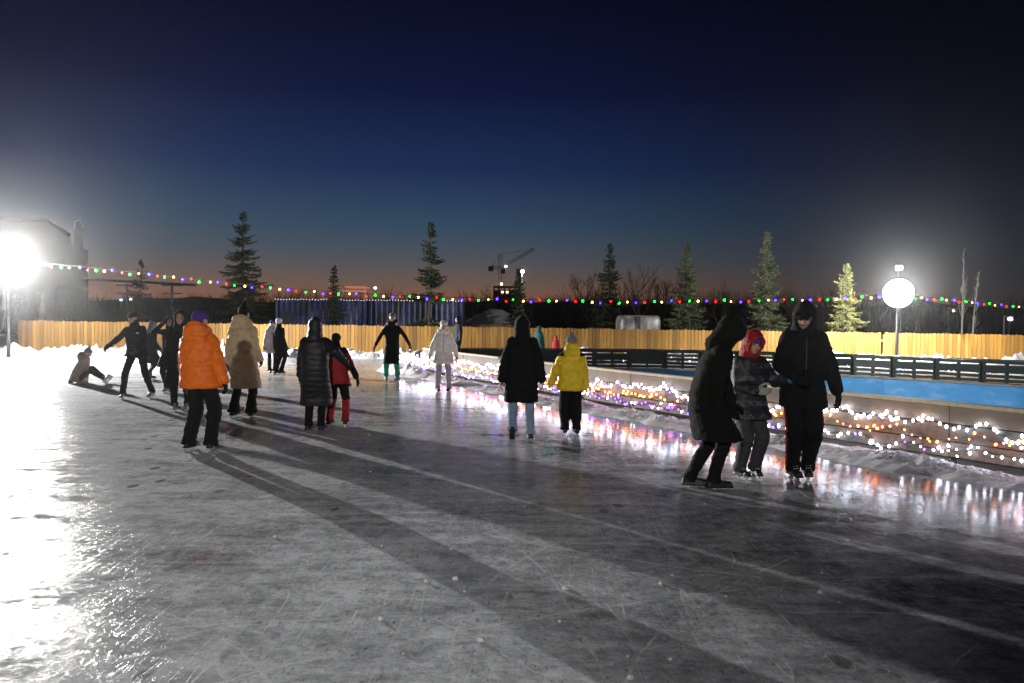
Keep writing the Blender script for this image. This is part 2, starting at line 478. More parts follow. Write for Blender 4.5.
        def carve(co, no):
            q = (co - hi) @ hr / s
            e = (q[:, 0] / .080) ** 2 + ((q[:, 2] + .002) / .108) ** 2
            m = (q[:, 1] < 0) & (e < 1)
            q[m, 1] = np.maximum(q[m, 1], .01)
            rim = (q[:, 1] < -.02) & (e >= 1) & (e < 1.9)
            q[rim, 1] -= .014
            return (q * s) @ hr.T + hi
        displace(me, wrinkle(.006 * s, 11 / s)); displace(me, carve)
        hm = hood if isinstance(hood, (list, tuple)) else [hood]
        ho = link('hood', me, list(hm), root, True)
        if fur is not None:
            fg = G(); NN = 46 if (near or mid) else 24
            for k in range(NN):
                t = 2 * pi * k / NN
                for j in range(7):
                    p = hp(.086 * cos(t) + ru(-.01, .01), -.085 - .03 * max(0, sin(t)) * .5, -.002 + .115 * sin(t) + ru(-.01, .01))
                    dd = HR @ V((cos(t) * .8 + ru(-.5, .5), -.7 + ru(-.5, .5), sin(t) * .8 + ru(-.5, .5))).normalized()
                    q = p + dd * .035 * s; sd = dd.cross(V((ru(-1, 1), ru(-1, 1), 1))).normalized() * .006 * s
                    fg.add([p - sd, p + sd, q], [(0, 1, 2)])
            build(fg, 'fur_trim', fur, ho)
    if hat is not None:
        hm = hat if isinstance(hat, dict) else dict(mat=hat)
        g = G(); k = hm.get('k', 1.0)
        g.loft([(hp(0, .004, .026), .084 * s * k, .100 * s * k), (hp(0, .005, .034), .091 * s * k, .107 * s * k), (hp(0, .006, .06), .091 * s * k, .107 * s * k), (hp(0, .006, .066), .084 * s * k, .101 * s * k),
                (hp(0, .010, .092), .078 * s * k, .093 * s * k), (hp(0, .016, .118), .058 * s * k, .070 * s * k), (hp(0, .02, .134), .03 * s, .036 * s), (hp(0, .02, .138), .008, .008)], HR, 20)
        g.ell(hp(0, .035, -.0), (.083 * s, .078 * s, .065 * s), HR)
        me = remesh(g, 'hat', vb, 1)
        ho = link('hat', me, hm['mat'], root, True)
        if hm.get('pom'):
            z = G(); z.ell(hp(0, .02, .155), (.032 * s, .032 * s, .03 * s)); me = z.mesh('pompom'); displace(me, lambda co, no: co + no * (np.random.RandomState(3).rand(len(co))[:, None] * .012)); link('pompom', me, hm['pom'], ho)
        if hm.get('visor'):
            z = G(); z.loft([(hp(0, -.10, .040), .062 * s, .055 * s), (hp(0, -.10, .046), .062 * s, .055 * s)], HR); build(z, 'visor', hm['mat'], ho, True)
    if extra:
        extra(dict(root=root, tp=tp, hp=hp, s=s, T=T, HR=HR, wr=wr, el=el, coat=ct, knees=knees, hip=hip, ank=ank, tro=tro, hands=hands))
    return root

EXEC_PEOPLE = True
BLK = fabric('black_cloth', (.006, .006, .007), .85, spec=.2, wr=.6)
BLKS = fabric('black_nylon', (.012, .013, .017), .52, spec=.4)
NAVY = fabric('navy_nylon', (.008, .010, .020), .7, spec=.2)
DK = fabric('charcoal_cloth', (.03, .03, .034), .85)
ORANGE = fabric('orange_nylon', (.95, .17, .004), .5)
BEIGE = fabric('beige_nylon', (.55, .42, .25), .6)
CREAM = fabric('cream_nylon', (.84, .82, .74), .65)
YEL = fabric('yellow_nylon', (.72, .50, .015), .55)
RED = fabric('red_nylon', (.30, .008, .012), .65)
PURP = fabric('purple_knit', (.07, .03, .22), .9)
WHT = fabric('white_knit', (.75, .75, .75), .9)
GREY = fabric('grey_knit', (.17, .17, .18), .9)
LGREY = fabric('light_grey_cotton', (.36, .36, .41), .85)
JEAN = fabric('pale_blue_denim', (.20, .29, .40), .85)
GRN = fabric('green_trousers', (.03, .28, .16), .8)
TEAL = fabric('teal_cloth', (.01, .07, .06), .8)
TAUPE = fabric('taupe_nylon', (.30, .23, .19), .7)
PINKW = fabric('pale_pink_nylon', (.62, .50, .56), .6)
SKW = fabric('white_skate_leather', (.62, .62, .60), .5)
SKG = fabric('grey_skate_leather', (.24, .23, .22), .5)
SKB = fabric('black_leather', (.015, .015, .017), .45)
FURG = plain('grey_fur', (.42, .40, .38), .95)
FURB = plain('dark_fur', (.05, .045, .04), .95)
BLUEG = fabric('blue_mitten', (.05, .28, .62), .7)
SILV = plain('reflective_piping', (.6, .6, .6), .35)

if EXEC_PEOPLE:
    # 1 seated on the ice
    p0 = ground(84, 383)
    person('person in taupe hooded jacket and dark beanie who has fallen and sits on the ice', (84, 383), 351, loc=p0, height=1.60, face=86, lean=16, hips=(0, .12, .13),
           stance=((-.13, -.62, .01, -50), (.12, -.50, .015, -35)), rh=(-.24, .14, .50), lh=(.22, -.10, .62), elbow=(.3, 1, 0), head=(10, 8, 0),
           coat=dict(mat=TAUPE, hem=.8, sleeve=.065), pants=dict(mat=DK, thigh=.08, knee=.062, hem=.055), shoe_mat=SKW, glove=DK, hat=dict(mat=GREY, pom=GREY), hood_down=TAUPE)
    # 2 gliding with arm out
    person('person in black jacket gliding with one arm flung out and legs apart', (133, 399), 313, face=8, side=-4, lean=3,
           stance=((-.20, 0, 0, 0), (.30, .22, .02, 12)), rh=(-.50, -.10, 1.08), lh=(.10, -.30, .98), elbow=(.6, .6, -.6), head=(-25, 6, 0),
           coat=dict(mat=BLK, hem=.86, sleeve=.062, badge=SILV, zip=DK), pants=dict(mat=BLK, thigh=.09, knee=.07, hem=.07), shoe_mat=SKG, glove=DK, hat=dict(mat=BLK, k=1.06, visor=1))
    # 3 dark coat behind
    person('person in dark knee-length coat with raised hood skating away behind the gliding skater', (152, 380), 322, face=150, lean=8,
           stance=((-.12, .20, .10, 40), (.12, -.02, 0, 0)), rh=(-.22, -.20, .92), lh=(.25, -.12, .90), head=(15, 4, 0),
           coat=dict(mat=NAVY, hem=.50, flare=1.3, sleeve=.066), pants=dict(mat=NAVY, thigh=.08, knee=.06, hem=.055), shoe_mat=SKB, glove=BLK, hood=GREY)
    # 4a hand to head
    person('person in black with one arm raised and the hand held to the head', (171, 393), 318, face=-10, lean=2,
           rh=(-.10, -.15, 1.57), lh=(.24, -.05, .84), elbow=(.7, -.2, -1), head=(15, 0, 0), coat=dict(mat=BLK, hem=.62, sleeve=.06), pants=dict(mat=BLK, hem=.07), shoe_mat=SKG, glove=DK, hood=BLK)
    # 4b facing camera
    person('person in long black coat and hood facing the camera, half hidden by the orange jacket', (181, 411), 313, face=15,
           lean=2, rh=(-.24, -.08, .86), lh=(.24, -.08, .86), head=(-8, 4, 0), coat=dict(mat=BLK, hem=.48, flare=1.1, sleeve=.066, zip=DK), pants=dict(mat=BLK, hem=.065), shoe_mat=SKG, glove=BLK, hood=BLK)
    # 5 orange
    person('person seen from behind in bright orange puffer jacket and purple hat', (200, 451), 313, face=177, lean=2, side=2,
           stance=((-.14, 0, 0, 0), (.13, .02, 0, 0)), rh=(-.30, -.04, .80), lh=(.27, -.16, .86), head=(-22, 8, 5),
           coat=dict(mat=ORANGE, hem=.80, w=1.16, flare=.7, quilt=.165, amp=.026, sleeve=.080), pants=dict(mat=BLK, thigh=.10, knee=.095, hem=.097, cover=.035), shoe_mat=SKB, glove=BLK, hat=dict(mat=PURP, k=1.12), hood_down=ORANGE)
    # 6 beige
    person('person seen from behind in long beige quilted coat and black hat', (241, 418), 308, face=178, side=-1,
           stance=((-.16, 0, 0, 0), (.12, 0, 0, 0)), rh=(-.23, -.14, .90), lh=(.25, -.05, .84), head=(-10, 4, 0),
           coat=dict(mat=BEIGE, hem=.47, w=1.06, flare=.6, quilt=.15, amp=.020, sleeve=.070), pants=dict(mat=BLK, thigh=.09, knee=.075, hem=.10, cover=.03), shoe_mat=SKB, glove=BLK, hat=dict(mat=BLK, pom=BLK), hood_down=BEIGE)
    # 7a / 7b far pair
    person('person in pale pink jacket mostly hidden by the companion in the dark coat', (272, 374), 321, face=20, stance=((-.08, 0, 0, 0), (.08, 0, 0, 0)),
           coat=dict(mat=PINKW, hem=.70, sleeve=.062), pants=dict(mat=NAVY), shoe_mat=SKB, glove=DK, hat=PURP, hood_down=PINKW)
    person('person in long dark coat and white hat standing by the plank fence', (279, 374.5), 319, face=150, rh=(-.21, -.10, .86), lh=(.21, -.12, .86), stance=((-.10, 0, 0, 0), (.10, .03, 0, 0)),
           coat=dict(mat=BLK, hem=.55, sleeve=.066), pants=dict(mat=BLK, hem=.085), shoe_mat=SKB, glove=BLK, hat=dict(mat=WHT, k=1.08))
    # 8 adult + child
    person('adult in long black quilted coat with fur-edged hood, one arm round a child in red', (315, 430), 318, face=184, lean=2,
           stance=((-.09, .02, 0, 0), (.10, 0, 0, 0)), lh=(.24, -.10, .84), rh=(-.47, .03, 1.06), elbow=(.5, 1, -.4), head=(12, 4, 0),
           coat=dict(mat=BLKS, hem=.38, w=1.08, flare=.7, quilt=.085, amp=.012, sleeve=.074), pants=dict(mat=BLK, thigh=.09, knee=.07, hem=.07), shoes='boot', shoe_mat=SKB, glove=BLK, hood=BLKS, fur=FURG)
    person('child in red and black snowsuit and black hat leaning on the adult in black', (337, 426), 333, face=180, lean=12, side=6, height=1.40,
           stance=((-.16, .02, 0, 0), (.14, .02, 0, 0)), rh=(-.38, -.10, .74), lh=(.2, -.2, .9), head=(0, 0, -4),
           coat=dict(mat=RED, hem=.76, w=1.02, sleeve=.07, mat2=BLK, m2=lambda q: (q[:, 2] > .42) | (q[:, 2] < -.16) | ((q[:, 0] < -.27) & (q[:, 2] < .15))),
           pants=dict(mat=BLK, mat2=RED, z2=.50, thigh=.095, knee=.085, hem=.08), shoe_mat=SKB, glove=BLK, hat=dict(mat=BLK, k=1.05))
    # 9 green trousers
    person('person in black coat and green trousers with both arms held out low', (392, 382), 314, face=0, lean=1,
           stance=((-.15, 0, 0, 0), (.15, 0, 0, 0)), rh=(-.42, -.05, .90), lh=(.46, -.05, .90), elbow=(.4, .8, 0), head=(0, 2, 3),
           coat=dict(mat=BLK, hem=.48, flare=.4, sleeve=.052, w=.92), pants=dict(mat=GRN, thigh=.085, knee=.075, hem=.075, cover=-.06), shoe_mat=SKG, glove=fabric('maroon_mitten', (.2, .03, .03), .8), hat=dict(mat=fabric('grey_green_knit', (.15, .2, .17), .9), k=1.08), hood_down=BLK,
           extra=lambda d: build((lambda g: (g.ell(d['tp'](-.1, -.04, .55), (.06, .07, .05)), g.ell(d['tp'](.1, -.04, .55), (.06, .07, .05)), g)[-1])(G()), 'fur_collar', fabric('pale_fur', (.45, .36, .32), .95), d['coat'], True))
    # 10 cream jacket
    person('person in cream jacket, white hat and grey trousers facing the camera', (443, 391), 320, face=5, lean=2, stance=((-.13, 0, 0, 0), (.14, 0, 0, 0)),
           rh=(-.33, -.04, .86), lh=(.33, -.04, .84), elbow=(.8, .6, 0), head=(-4, 10, 0), coat=dict(mat=CREAM, hem=.68, flare=1.1, sleeve=.066, w=1.04, zip=TAUPE), pants=dict(mat=LGREY, thigh=.092, knee=.078, hem=.075),
           shoes='boot', shoe_mat=SKB, glove=TAUPE, hat=dict(mat=WHT, k=1.05, visor=1), hood_down=CREAM)
    # 11 black hood and jeans
    person('person walking away in long black hooded coat and pale blue jeans', (521, 438), 317, face=180, lean=2, stance=((-.13, .03, 0, 0, -6), (.13, .22, .08, 35, 0)),
           rh=(-.30, -.02, .80), lh=(.30, -.04, .82), elbow=(.5, 1, 0), head=(0, 6, 0), coat=dict(mat=BLK, hem=.52, flare=.55, w=1.1, sleeve=.078), pants=dict(mat=JEAN, thigh=.09, knee=.075, hem=.075), shoes='boot', shoe_mat=SKB, glove=None, hood=BLK)
    # 12 yellow child
    person('child seen from behind in yellow jacket, grey bobble hat and loose black trousers', (571, 435), 337, face=182, lean=4, stance=((-.10, 0, 0, 0), (.11, 0, 0, 0)),
           rh=(-.27, -.05, .82), lh=(.38, -.12, .84), elbow=(.6, .8, 0), head=(0, 8, 0), coat=dict(mat=YEL, hem=.80, flare=.3, w=1.15, sleeve=.080, quilt=.2, amp=.02, mat2=BLK, m2=lambda q: (q[:, 2] > .46) & (abs(q[:, 0]) > .14)),
           pants=dict(mat=BLK, thigh=.11, knee=.105, hem=.085), shoe_mat=SKB, glove=YEL, hat=dict(mat=GREY, pom=GREY, k=1.16), hood_down=YEL)
    # beyond the pool
    person('person in teal hooded coat standing beyond the pool barrier', (539, 360), 327, loc=V((at(539, 350, 32.6).x, 32.6, 0)), height=1.38, face=150, coat=dict(mat=TEAL, hem=.55, w=1.15), pants=dict(mat=DK), shoe_mat=SKB, glove=BLK, hood=TEAL)
    person('small child in red snowsuit beyond the pool barrier', (556, 360), 335, loc=V((at(556, 350, 32.2).x, 32.2, 0)), height=1.02, face=160, coat=dict(mat=RED, hem=.6, w=1.25), pants=dict(mat=DK), shoe_mat=SKB, glove=BLK, hood=RED)
    person('tall person in dark navy coat standing where the barrier ends', (458, 360), 318, loc=V((at(458, 350, 31).x, 31.0, 0)), height=1.72, face=-60, coat=dict(mat=NAVY, hem=.5, w=1.05), pants=dict(mat=BLK), shoe_mat=SKB, glove=BLK, hood=NAVY)
    # 15 near adult bending
    PARKA = fabric('dark_green_parka', (.004, .005, .004), .9, spec=.2, wr=.6)
    person('adult in long dark parka with big hood bending towards the child in the red hood', (703, 487), 308, face=84, lean=18, height=1.72,
           stance=((-.06, -.10, 0, 0), (.05, .12, .0, 0)), rh=(-.24, -.12, .84), lh=(.20, -.34, .86), elbow=(.1, 1, -.4), head=(16, 18, 0),
           coat=dict(mat=PARKA, hem=.50, w=1.16, flare=2.0, sleeve=.084), pants=dict(mat=BLK, thigh=.095, knee=.075, hem=.068), shoes='boot', shoe_mat=SKB, glove=BLK, hood=[PARKA], hk=1.13)
    # 16 child red hood
    m, nt, b = mat('patterned_jacket')
    co = coords(nt, scale=(1, 1, 1))
    sx = nt.nodes.new('ShaderNodeSeparateXYZ'); nt.links.new(co, sx.inputs[0])
    wv = mth(nt, 'SINE', mth(nt, 'MULTIPLY', sx.outputs[2], 48.0))
    nz = tex(nt, coords(nt, scale=(1, 1, .8)), 26, 3, .6)
    f = mth(nt, 'MULTIPLY', mth(nt, 'GREATER_THAN', wv, .25), mth(nt, 'GREATER_THAN', nz, .5))
    nt.links.new(mixc(nt, f, (.012, .013, .018), (.07, .07, .08)), b.inputs['Base Color']); b.inputs['Roughness'].default_value = .6
    bump(nt, b, tex(nt, co, 18), .35, .02)
    def kid(d):
        g = G(); a = d['tp'](-.085, -.10, -.10); bq = d['tp'](-.055, -.105, -.20)
        g.bar(a, bq, .010, .014); build(g, 'pocket_stripe', SILV, d['tro'])
    person('child in red hood, blue hat and patterned black jacket between two adults', (746, 478), 335, face=14, lean=3, height=1.50, stance=((-.09, 0, 0, 0), (.13, .02, 0, 0)),
           rh=(-.06, -.27, 1.08), lh=(.33, -.30, 1.20), elbow=(.4, .8, -.8), head=(0, 8, 6), coat=dict(mat=m, hem=.74, w=1.12, flare=.6, sleeve=.076), pants=dict(mat=fabric('dark_grey_trousers', (.045, .045, .048), .8), thigh=.10, knee=.088, hem=.085),
           shoe_mat=SKB, glove=(fabric('pale_glove', (.34, .33, .30), .8), BLUEG), hood=RED, hk=1.16, hat=fabric('blue_knit', (.03, .05, .20), .9), extra=kid, curl=.9)
    # 17 man
    person('man in black hooded jacket and black trousers with red side stripe beside the child', (801, 479), 306, face=-8, lean=3, stance=((-.085, -.02, 0, 0), (.075, .04, 0, 0)), build_w=1.0,
           rh=(-.13, -.31, 1.03), lh=(.33, -.02, .86), elbow=(.7, .8, -.5), head=(-18, 20, 3), coat=dict(mat=BLK, hem=.74, w=1.08, flare=.3, sleeve=.080, zip=plain('dark_zip', (.05, .05, .05), .4)),
           pants=dict(mat=BLK, thigh=.108, knee=.088, hem=.075, stripe=fabric('red_stripe', (.35, .02, .02), .7)), shoe_mat=SKB, glove=BLK, hood=BLK, hat=dict(mat=BLK, visor=1))

# ------------------------------------------------------------------ ground, ice, pool
def cdt_mesh(name, outer, holes, z, mats, wob=0):
    pts = [V((x, y)) for x, y in outer]; edges = [(i, (i + 1) % len(outer)) for i in range(len(outer))]
    faces_in = []
    for h in holes:
        o = len(pts); pts += [V((x, y)) for x, y in h]; edges += [(o + i, o + (i + 1) % len(h)) for i in range(len(h))]
    vs, es, fs, *_ = geometry.delaunay_2d_cdt(pts, edges, [], 0, 1e-5)
    def inside(p, poly):
        c = False; n = len(poly)
        for i in range(n):
            (x1, y1), (x2, y2) = poly[i], poly[(i + 1) % n]
            if (y1 > p[1]) != (y2 > p[1]) and p[0] < (x2 - x1) * (p[1] - y1) / (y2 - y1) + x1: c = not c
        return c
    keep = []
    for f in fs:
        c = sum((vs[i] for i in f), V((0, 0))) / len(f)
        if inside(c, outer) and not any(inside(c, h) for h in holes):
            a = (vs[f[1]] - vs[f[0]]).cross(vs[f[2]] - vs[f[0]]); keep.append(tuple(f) if a > 0 else tuple(f)[::-1])
    me = bpy.data.meshes.new(name); me.from_pydata([(v.x, v.y, z) for v in vs], [], keep); me.update()
    return link(name, me, mats)
BAR = [(9.2, 2.5), (5.6, 8.7), (3.95, 11.55), (2.3, 14.4), (.45, 18.2), (-1.4, 22), (-2.4, 24.4), (-2.85, 25.8), (-2.75, 27.0), (-1.96, 28.0), (1.5, 28.6), (4.95, 28.7), (8.0, 27.8), (10.7, 26.4), (12.1, 25.0), (14.5, 22.7), (19, 18.4), (26, 11.5), (24, 2), (14, -1)]
POOL = [(3.6, 28.0), (5.2, 28.15), (8.0, 27.3), (10.3, 26.1), (11.6, 24.85), (14.0, 22.1), (18.5, 17.6), (21, 10), (18, 5), (10.0, 6.5), (4.4, 15.5), (2.6, 20.5), (3.4, 26.5)]
POOLZ = -1.35
def spline(poly, n, closed=False):
    out = []; m = len(poly)
    for i in range(m - 1):
        p0, p1, p2, p3 = (V(poly[max(i - 1, 0)]), V(poly[i]), V(poly[i + 1]), V(poly[min(i + 2, m - 1)]))
        for k in range(n):
            t = k / n; out.append(.5 * ((2 * p1) + (p2 - p0) * t + (2 * p0 - 5 * p1 + 4 * p2 - p3) * t * t + (3 * p1 - p0 - 3 * p2 + p3) * t ** 3))
    out.append(V(poly[-1])); return out

# ice
m, nt, b = mat('rink_ice')
co = coords(nt)
n1 = tex(nt, co, .35, 6, .62, .6); n2 = tex(nt, co, 1.7, 7, .68, .4); n3 = tex(nt, co, 9, 8, .7, .3)
sw = tex(nt, coords(nt, rot=(0, 0, R(-38)), scale=(.35, 2.2, 1)), 1.1, 6, .65, .8)
mixn = mth(nt, 'ADD', mth(nt, 'MULTIPLY', n1, .7), mth(nt, 'ADD', mth(nt, 'MULTIPLY', n2, .65), mth(nt, 'ADD', mth(nt, 'ADD', mth(nt, 'MULTIPLY', n3, .75), mth(nt, 'MULTIPLY', tex(nt, co, 34, 5, .7), .5)), mth(nt, 'MULTIPLY', sw, .6))))
sep = nt.nodes.new('ShaderNodeSeparateXYZ'); nt.links.new(co, sep.inputs[0])
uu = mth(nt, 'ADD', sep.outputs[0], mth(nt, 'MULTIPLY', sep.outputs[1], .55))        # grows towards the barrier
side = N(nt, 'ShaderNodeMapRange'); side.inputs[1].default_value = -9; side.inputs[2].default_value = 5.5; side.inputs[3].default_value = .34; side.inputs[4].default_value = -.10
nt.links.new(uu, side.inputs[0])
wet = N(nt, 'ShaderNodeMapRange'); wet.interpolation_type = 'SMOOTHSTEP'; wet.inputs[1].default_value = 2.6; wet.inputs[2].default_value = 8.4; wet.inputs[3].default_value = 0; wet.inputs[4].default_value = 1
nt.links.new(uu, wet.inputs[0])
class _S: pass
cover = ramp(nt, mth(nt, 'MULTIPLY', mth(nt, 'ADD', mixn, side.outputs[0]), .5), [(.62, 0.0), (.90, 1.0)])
# skate scratches: thin bright arcs
scr = None
for k, (rz, sc, st) in enumerate(((20, 1.3, 12), (75, 1.1, 10), (-35, 1.7, 14), (-70, 1.2, 9), (50, 2.6, 16))):
    v = N(nt, 'ShaderNodeTexNoise', i_Scale=sc, i_Detail=0.0, i_Roughness=.4, i_Distortion=.12)
    nt.links.new(coords(nt, rot=(0, 0, R(rz)), scale=(st * .35, .22, 1)), v.inputs['Vector'])
    d = mth(nt, 'ABSOLUTE', mth(nt, 'SUBTRACT', v.outputs['Fac'], .5 + .02 * (k - 2)))
    ln = ramp(nt, d, [(0.0, 1.0), (.0035 + .001 * (k % 2), 0.0)]).outputs[0]
    msk = ramp(nt, tex(nt, coords(nt, rot=(0, 0, R(rz * 2))), 1.2 + .6 * k, 4, .7), [(.47, 0.0), (.58, 1.0)]).outputs[0]
    ln = mth(nt, 'MULTIPLY', ln, msk)
    scr = ln if scr is None else mth(nt, 'MAXIMUM', scr, ln)
for cx_, cy_, rr_, ww_ in ((-9, 3, 9.5, .012), (-7, -2, 9.2, .010), (6, 1, 6.1, .012), (4, -4, 9.3, .014), (-2, 16, 9.2, .02), (0, 20, 11.5, .02), (12, 12, 11.2, .016), (-14, 12, 12.6, .018), (3, 4, 3.3, .010), (-3, 2.5, 2.2, .008), (8, -3, 9.0, .010), (-12, -3, 12.1, .012), (1, -6, 10.6, .012), (5, 14, 9.4, .02)):
    vm = nt.nodes.new('ShaderNodeVectorMath'); vm.operation = 'DISTANCE'; nt.links.new(co, vm.inputs[0]); vm.inputs[1].default_value = (cx_, cy_, 0)
    dd_ = mth(nt, 'ABSOLUTE', mth(nt, 'SUBTRACT', mth(nt, 'ADD', vm.outputs['Value'], mth(nt, 'MULTIPLY', n1, .5)), rr_ + .25))
    ln = mth(nt, 'MULTIPLY', ramp(nt, mth(nt, 'DIVIDE', dd_, ww_), [(0., 1.), (1., 0.)]).outputs[0], ramp(nt, n2, [(.44, 0.), (.52, .8)]).outputs[0])
    scr = mth(nt, 'MAXIMUM', scr, ln)
# prints and scuffs
vp = N(nt, 'ShaderNodeTexVoronoi', i_Scale=2.6, i_Randomness=1.0); nt.links.new(coords(nt, rot=(0, 0, R(12)), scale=(1.6, .8, 1)), vp.inputs['Vector'])
foot = mth(nt, 'MULTIPLY', ramp(nt, vp.outputs['Distance'], [(.15, 1.0), (.23, 0.0)]).outputs[0], mth(nt, 'MAXIMUM', ramp(nt, tex(nt, co, .8, 3), [(.54, 0.0), (.6, .8)]).outputs[0], ramp(nt, mth(nt, 'ABSOLUTE', mth(nt, 'ADD', sep.outputs[0], mth(nt, 'ADD', mth(nt, 'MULTIPLY', sep.outputs[1], .40), mth(nt, 'MULTIPLY', n1, .8)))), [(.12, 1.), (.30, 0.)]).outputs[0]))
speck = ramp(nt, tex(nt, co, 70, 3, .7), [(.62, 0.0), (.72, 1.0)]).outputs[0]
fleck = ramp(nt, tex(nt, coords(nt, rot=(0, 0, .6), scale=(1, .35, 1)), 38, 4, .75), [(.57, 0.0), (.66, 1.0)]).outputs[0]
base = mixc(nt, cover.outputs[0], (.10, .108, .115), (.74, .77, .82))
base = mixc(nt, mth(nt, 'MULTIPLY', foot, .85), base, (.10, .098, .10))
base = mixc(nt, mth(nt, 'MULTIPLY', fleck, .7), base, (.10, .10, .11))
dk1 = mth(nt, 'MULTIPLY', ramp(nt, tex(nt, coords(nt, rot=(0, 0, .3), scale=(.7, 1.3, 1)), 4.2, 7, .72, .6), [(.50, 0.0), (.60, 1.0)]).outputs[0], ramp(nt, n2, [(.42, .25), (.6, 1.)]).outputs[0])
base = mixc(nt, mth(nt, 'MULTIPLY', dk1, .5), base, (.12, .125, .135))
base = mixc(nt, mth(nt, 'MULTIPLY', scr, 1.0), base, (.8, .8, .84))
base = mixc(nt, mth(nt, 'MULTIPLY', speck, .8), base, (.8, .8, .84))
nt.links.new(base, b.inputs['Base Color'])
rg = mth(nt, 'ADD', mth(nt, 'MULTIPLY', cover.outputs[0], .22), mth(nt, 'ADD', .07, mth(nt, 'MULTIPLY', n3, .08)))
dry = mth(nt, 'SUBTRACT', 1.0, mth(nt, 'MULTIPLY', wet.outputs[0], .62)); nt.links.new(mth(nt, 'MULTIPLY', rg, dry), b.inputs['Roughness']); b.inputs['IOR'].default_value = 1.33
nt.links.new(mth(nt, 'SUBTRACT', .6, mth(nt, 'MULTIPLY', mth(nt, 'MULTIPLY', cover.outputs[0], dry), .54)), b.inputs['Specular IOR Level'])
hh = mth(nt, 'ADD', mth(nt, 'MULTIPLY', cover.outputs[0], .5), mth(nt, 'ADD', mth(nt, 'MULTIPLY', n3, .5), mth(nt, 'ADD', mth(nt, 'MULTIPLY', scr, .5), mth(nt, 'MULTIPLY', fleck, .5))))
bn = N(nt, 'ShaderNodeBump', i_Distance=.012); nt.links.new(hh, bn.inputs['Height']); nt.links.new(mth(nt, 'MULTIPLY', mth(nt, 'ADD', .04, mth(nt, 'MULTIPLY', cover.outputs[0], .30)), dry), bn.inputs['Strength']); nt.links.new(bn.outputs[0], b.inputs['Normal'])
df = nt.nodes.new('ShaderNodeBsdfDiffuse'); nt.links.new(base, df.inputs[0])
bn2 = N(nt, 'ShaderNodeBump', i_Distance=.03, i_Strength=.55); nt.links.new(mth(nt, 'ADD', n3, mth(nt, 'MULTIPLY', foot, -.5)), bn2.inputs['Height']); nt.links.new(bn2.outputs[0], df.inputs['Normal'])
ms = nt.nodes.new('ShaderNodeMixShader'); nt.links.new(mth(nt, 'MULTIPLY', mth(nt, 'MULTIPLY', cover.outputs[0], dry), 1.0), ms.inputs[0])
nt.links.new(b.outputs[0], ms.inputs[1]); nt.links.new(df.outputs[0], ms.inputs[2]); nt.links.new(ms.outputs[0], nt.nodes['Material Output'].inputs['Surface'])
ICE = m
# snow
def snowmat(name, col, sc=3.0, st=.5):
    m, nt, b = mat(name); co = coords(nt)
    f = mth(nt, 'ADD', mth(nt, 'MULTIPLY', tex(nt, co, sc, 6, .65), .6), mth(nt, 'MULTIPLY', tex(nt, co, sc * 6, 5, .7), .4))
    lo = tuple(c * .72 for c in col)
    nt.links.new(ramp(nt, f, [(.35, lo), (.6, col)]).outputs[0], b.inputs['Base Color']); b.inputs['Roughness'].default_value = .75
    bump(nt, b, f, st, .08); return m
SNOW = snowmat('snow', (.72, .72, .75)); SNOWF = snowmat('trodden_snow', (.62, .62, .65), 1.2, .6)
def grass_dark():
    return plain('dark_field', (.03, .028, .025), .9)
bar_xy = [(p[0], p[1]) for p in BAR]
RINK = [(-60, -14), (45, -14), (45, 33.2), (16.5, 34.2), (-21.6, 34.2), (-24, 34.4), (-60, 34.4)]
tag(cdt_mesh('snow_ground', [(-2500, -400), (2500, -400), (2500, 4000), (-2500, 4000)], [RINK], -.02, [SNOWF]), kind='structure')
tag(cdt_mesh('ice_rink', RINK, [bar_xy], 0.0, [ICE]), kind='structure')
m, nt, b = mat('pool_deck'); co = coords(nt); nt.links.new(ramp(nt, tex(nt, co, 1.5, 6, .65), [(.4, (.16, .16, .16)), (.62, (.5, .5, .52))]).outputs[0], b.inputs['Base Color']); b.inputs['Roughness'].default_value = .8
bump(nt, b, tex(nt, co, 12, 5), .4, .02)
tag(cdt_mesh('pool_deck', bar_xy, [POOL], -.004, [m]), kind='structure')
# basin
m, nt, b = mat('pool_paint'); co = coords(nt)
f = tex(nt, coords(nt, scale=(1, 1, 2.5)), 1.3, 6, .65)
nt.links.new(ramp(nt, f, [(.25, (.04, .27, .62)), (.55, (.07, .36, .76)), (.72, (.26, .50, .78))]).outputs[0], b.inputs['Base Color']); b.inputs['Roughness'].default_value = .55
g = G(); n = len(POOL)
g.rings([[V((x, y, POOLZ)) for x, y in POOL], [V((x, y, -.028)) for x, y in POOL]], 0, caps=False)
g.add([V((x, y, POOLZ)) for x, y in POOL], [tuple(range(n))])
cx_, cy_ = 11., 15.
for (i, t) in ():
    a = V((*POOL[i], 0)); bb = V((*POOL[i + 1], 0)); p = a.lerp(bb, t); d = (bb - a).normalized()
    g.box(p + V((0, 0, -.7)) + V((d.y, -d.x, 0)) * .03 * (1 if True else -1), (.5, .03, 1.15), M.Rotation(math.atan2(d.y, d.x), 3, 'Z'))
tag(build(g, 'pool_basin', m), 'drained swimming pool basin painted bright blue inside the barrier', 'pool', kind='structure')
g = G()
for i in range(n):
    a = V((*POOL[i], 0)); bb = V((*POOL[(i + 1) % n], 0)); d = (bb - a).normalized(); g.bar(a - d * .1 + V((0, 0, -.005)), bb + d * .1 + V((0, 0, -.005)), .22, .05)
tag(build(g, 'pool_edge', plain('grey_concrete', (.30, .30, .29), .85, bmp=.4)), kind='structure')

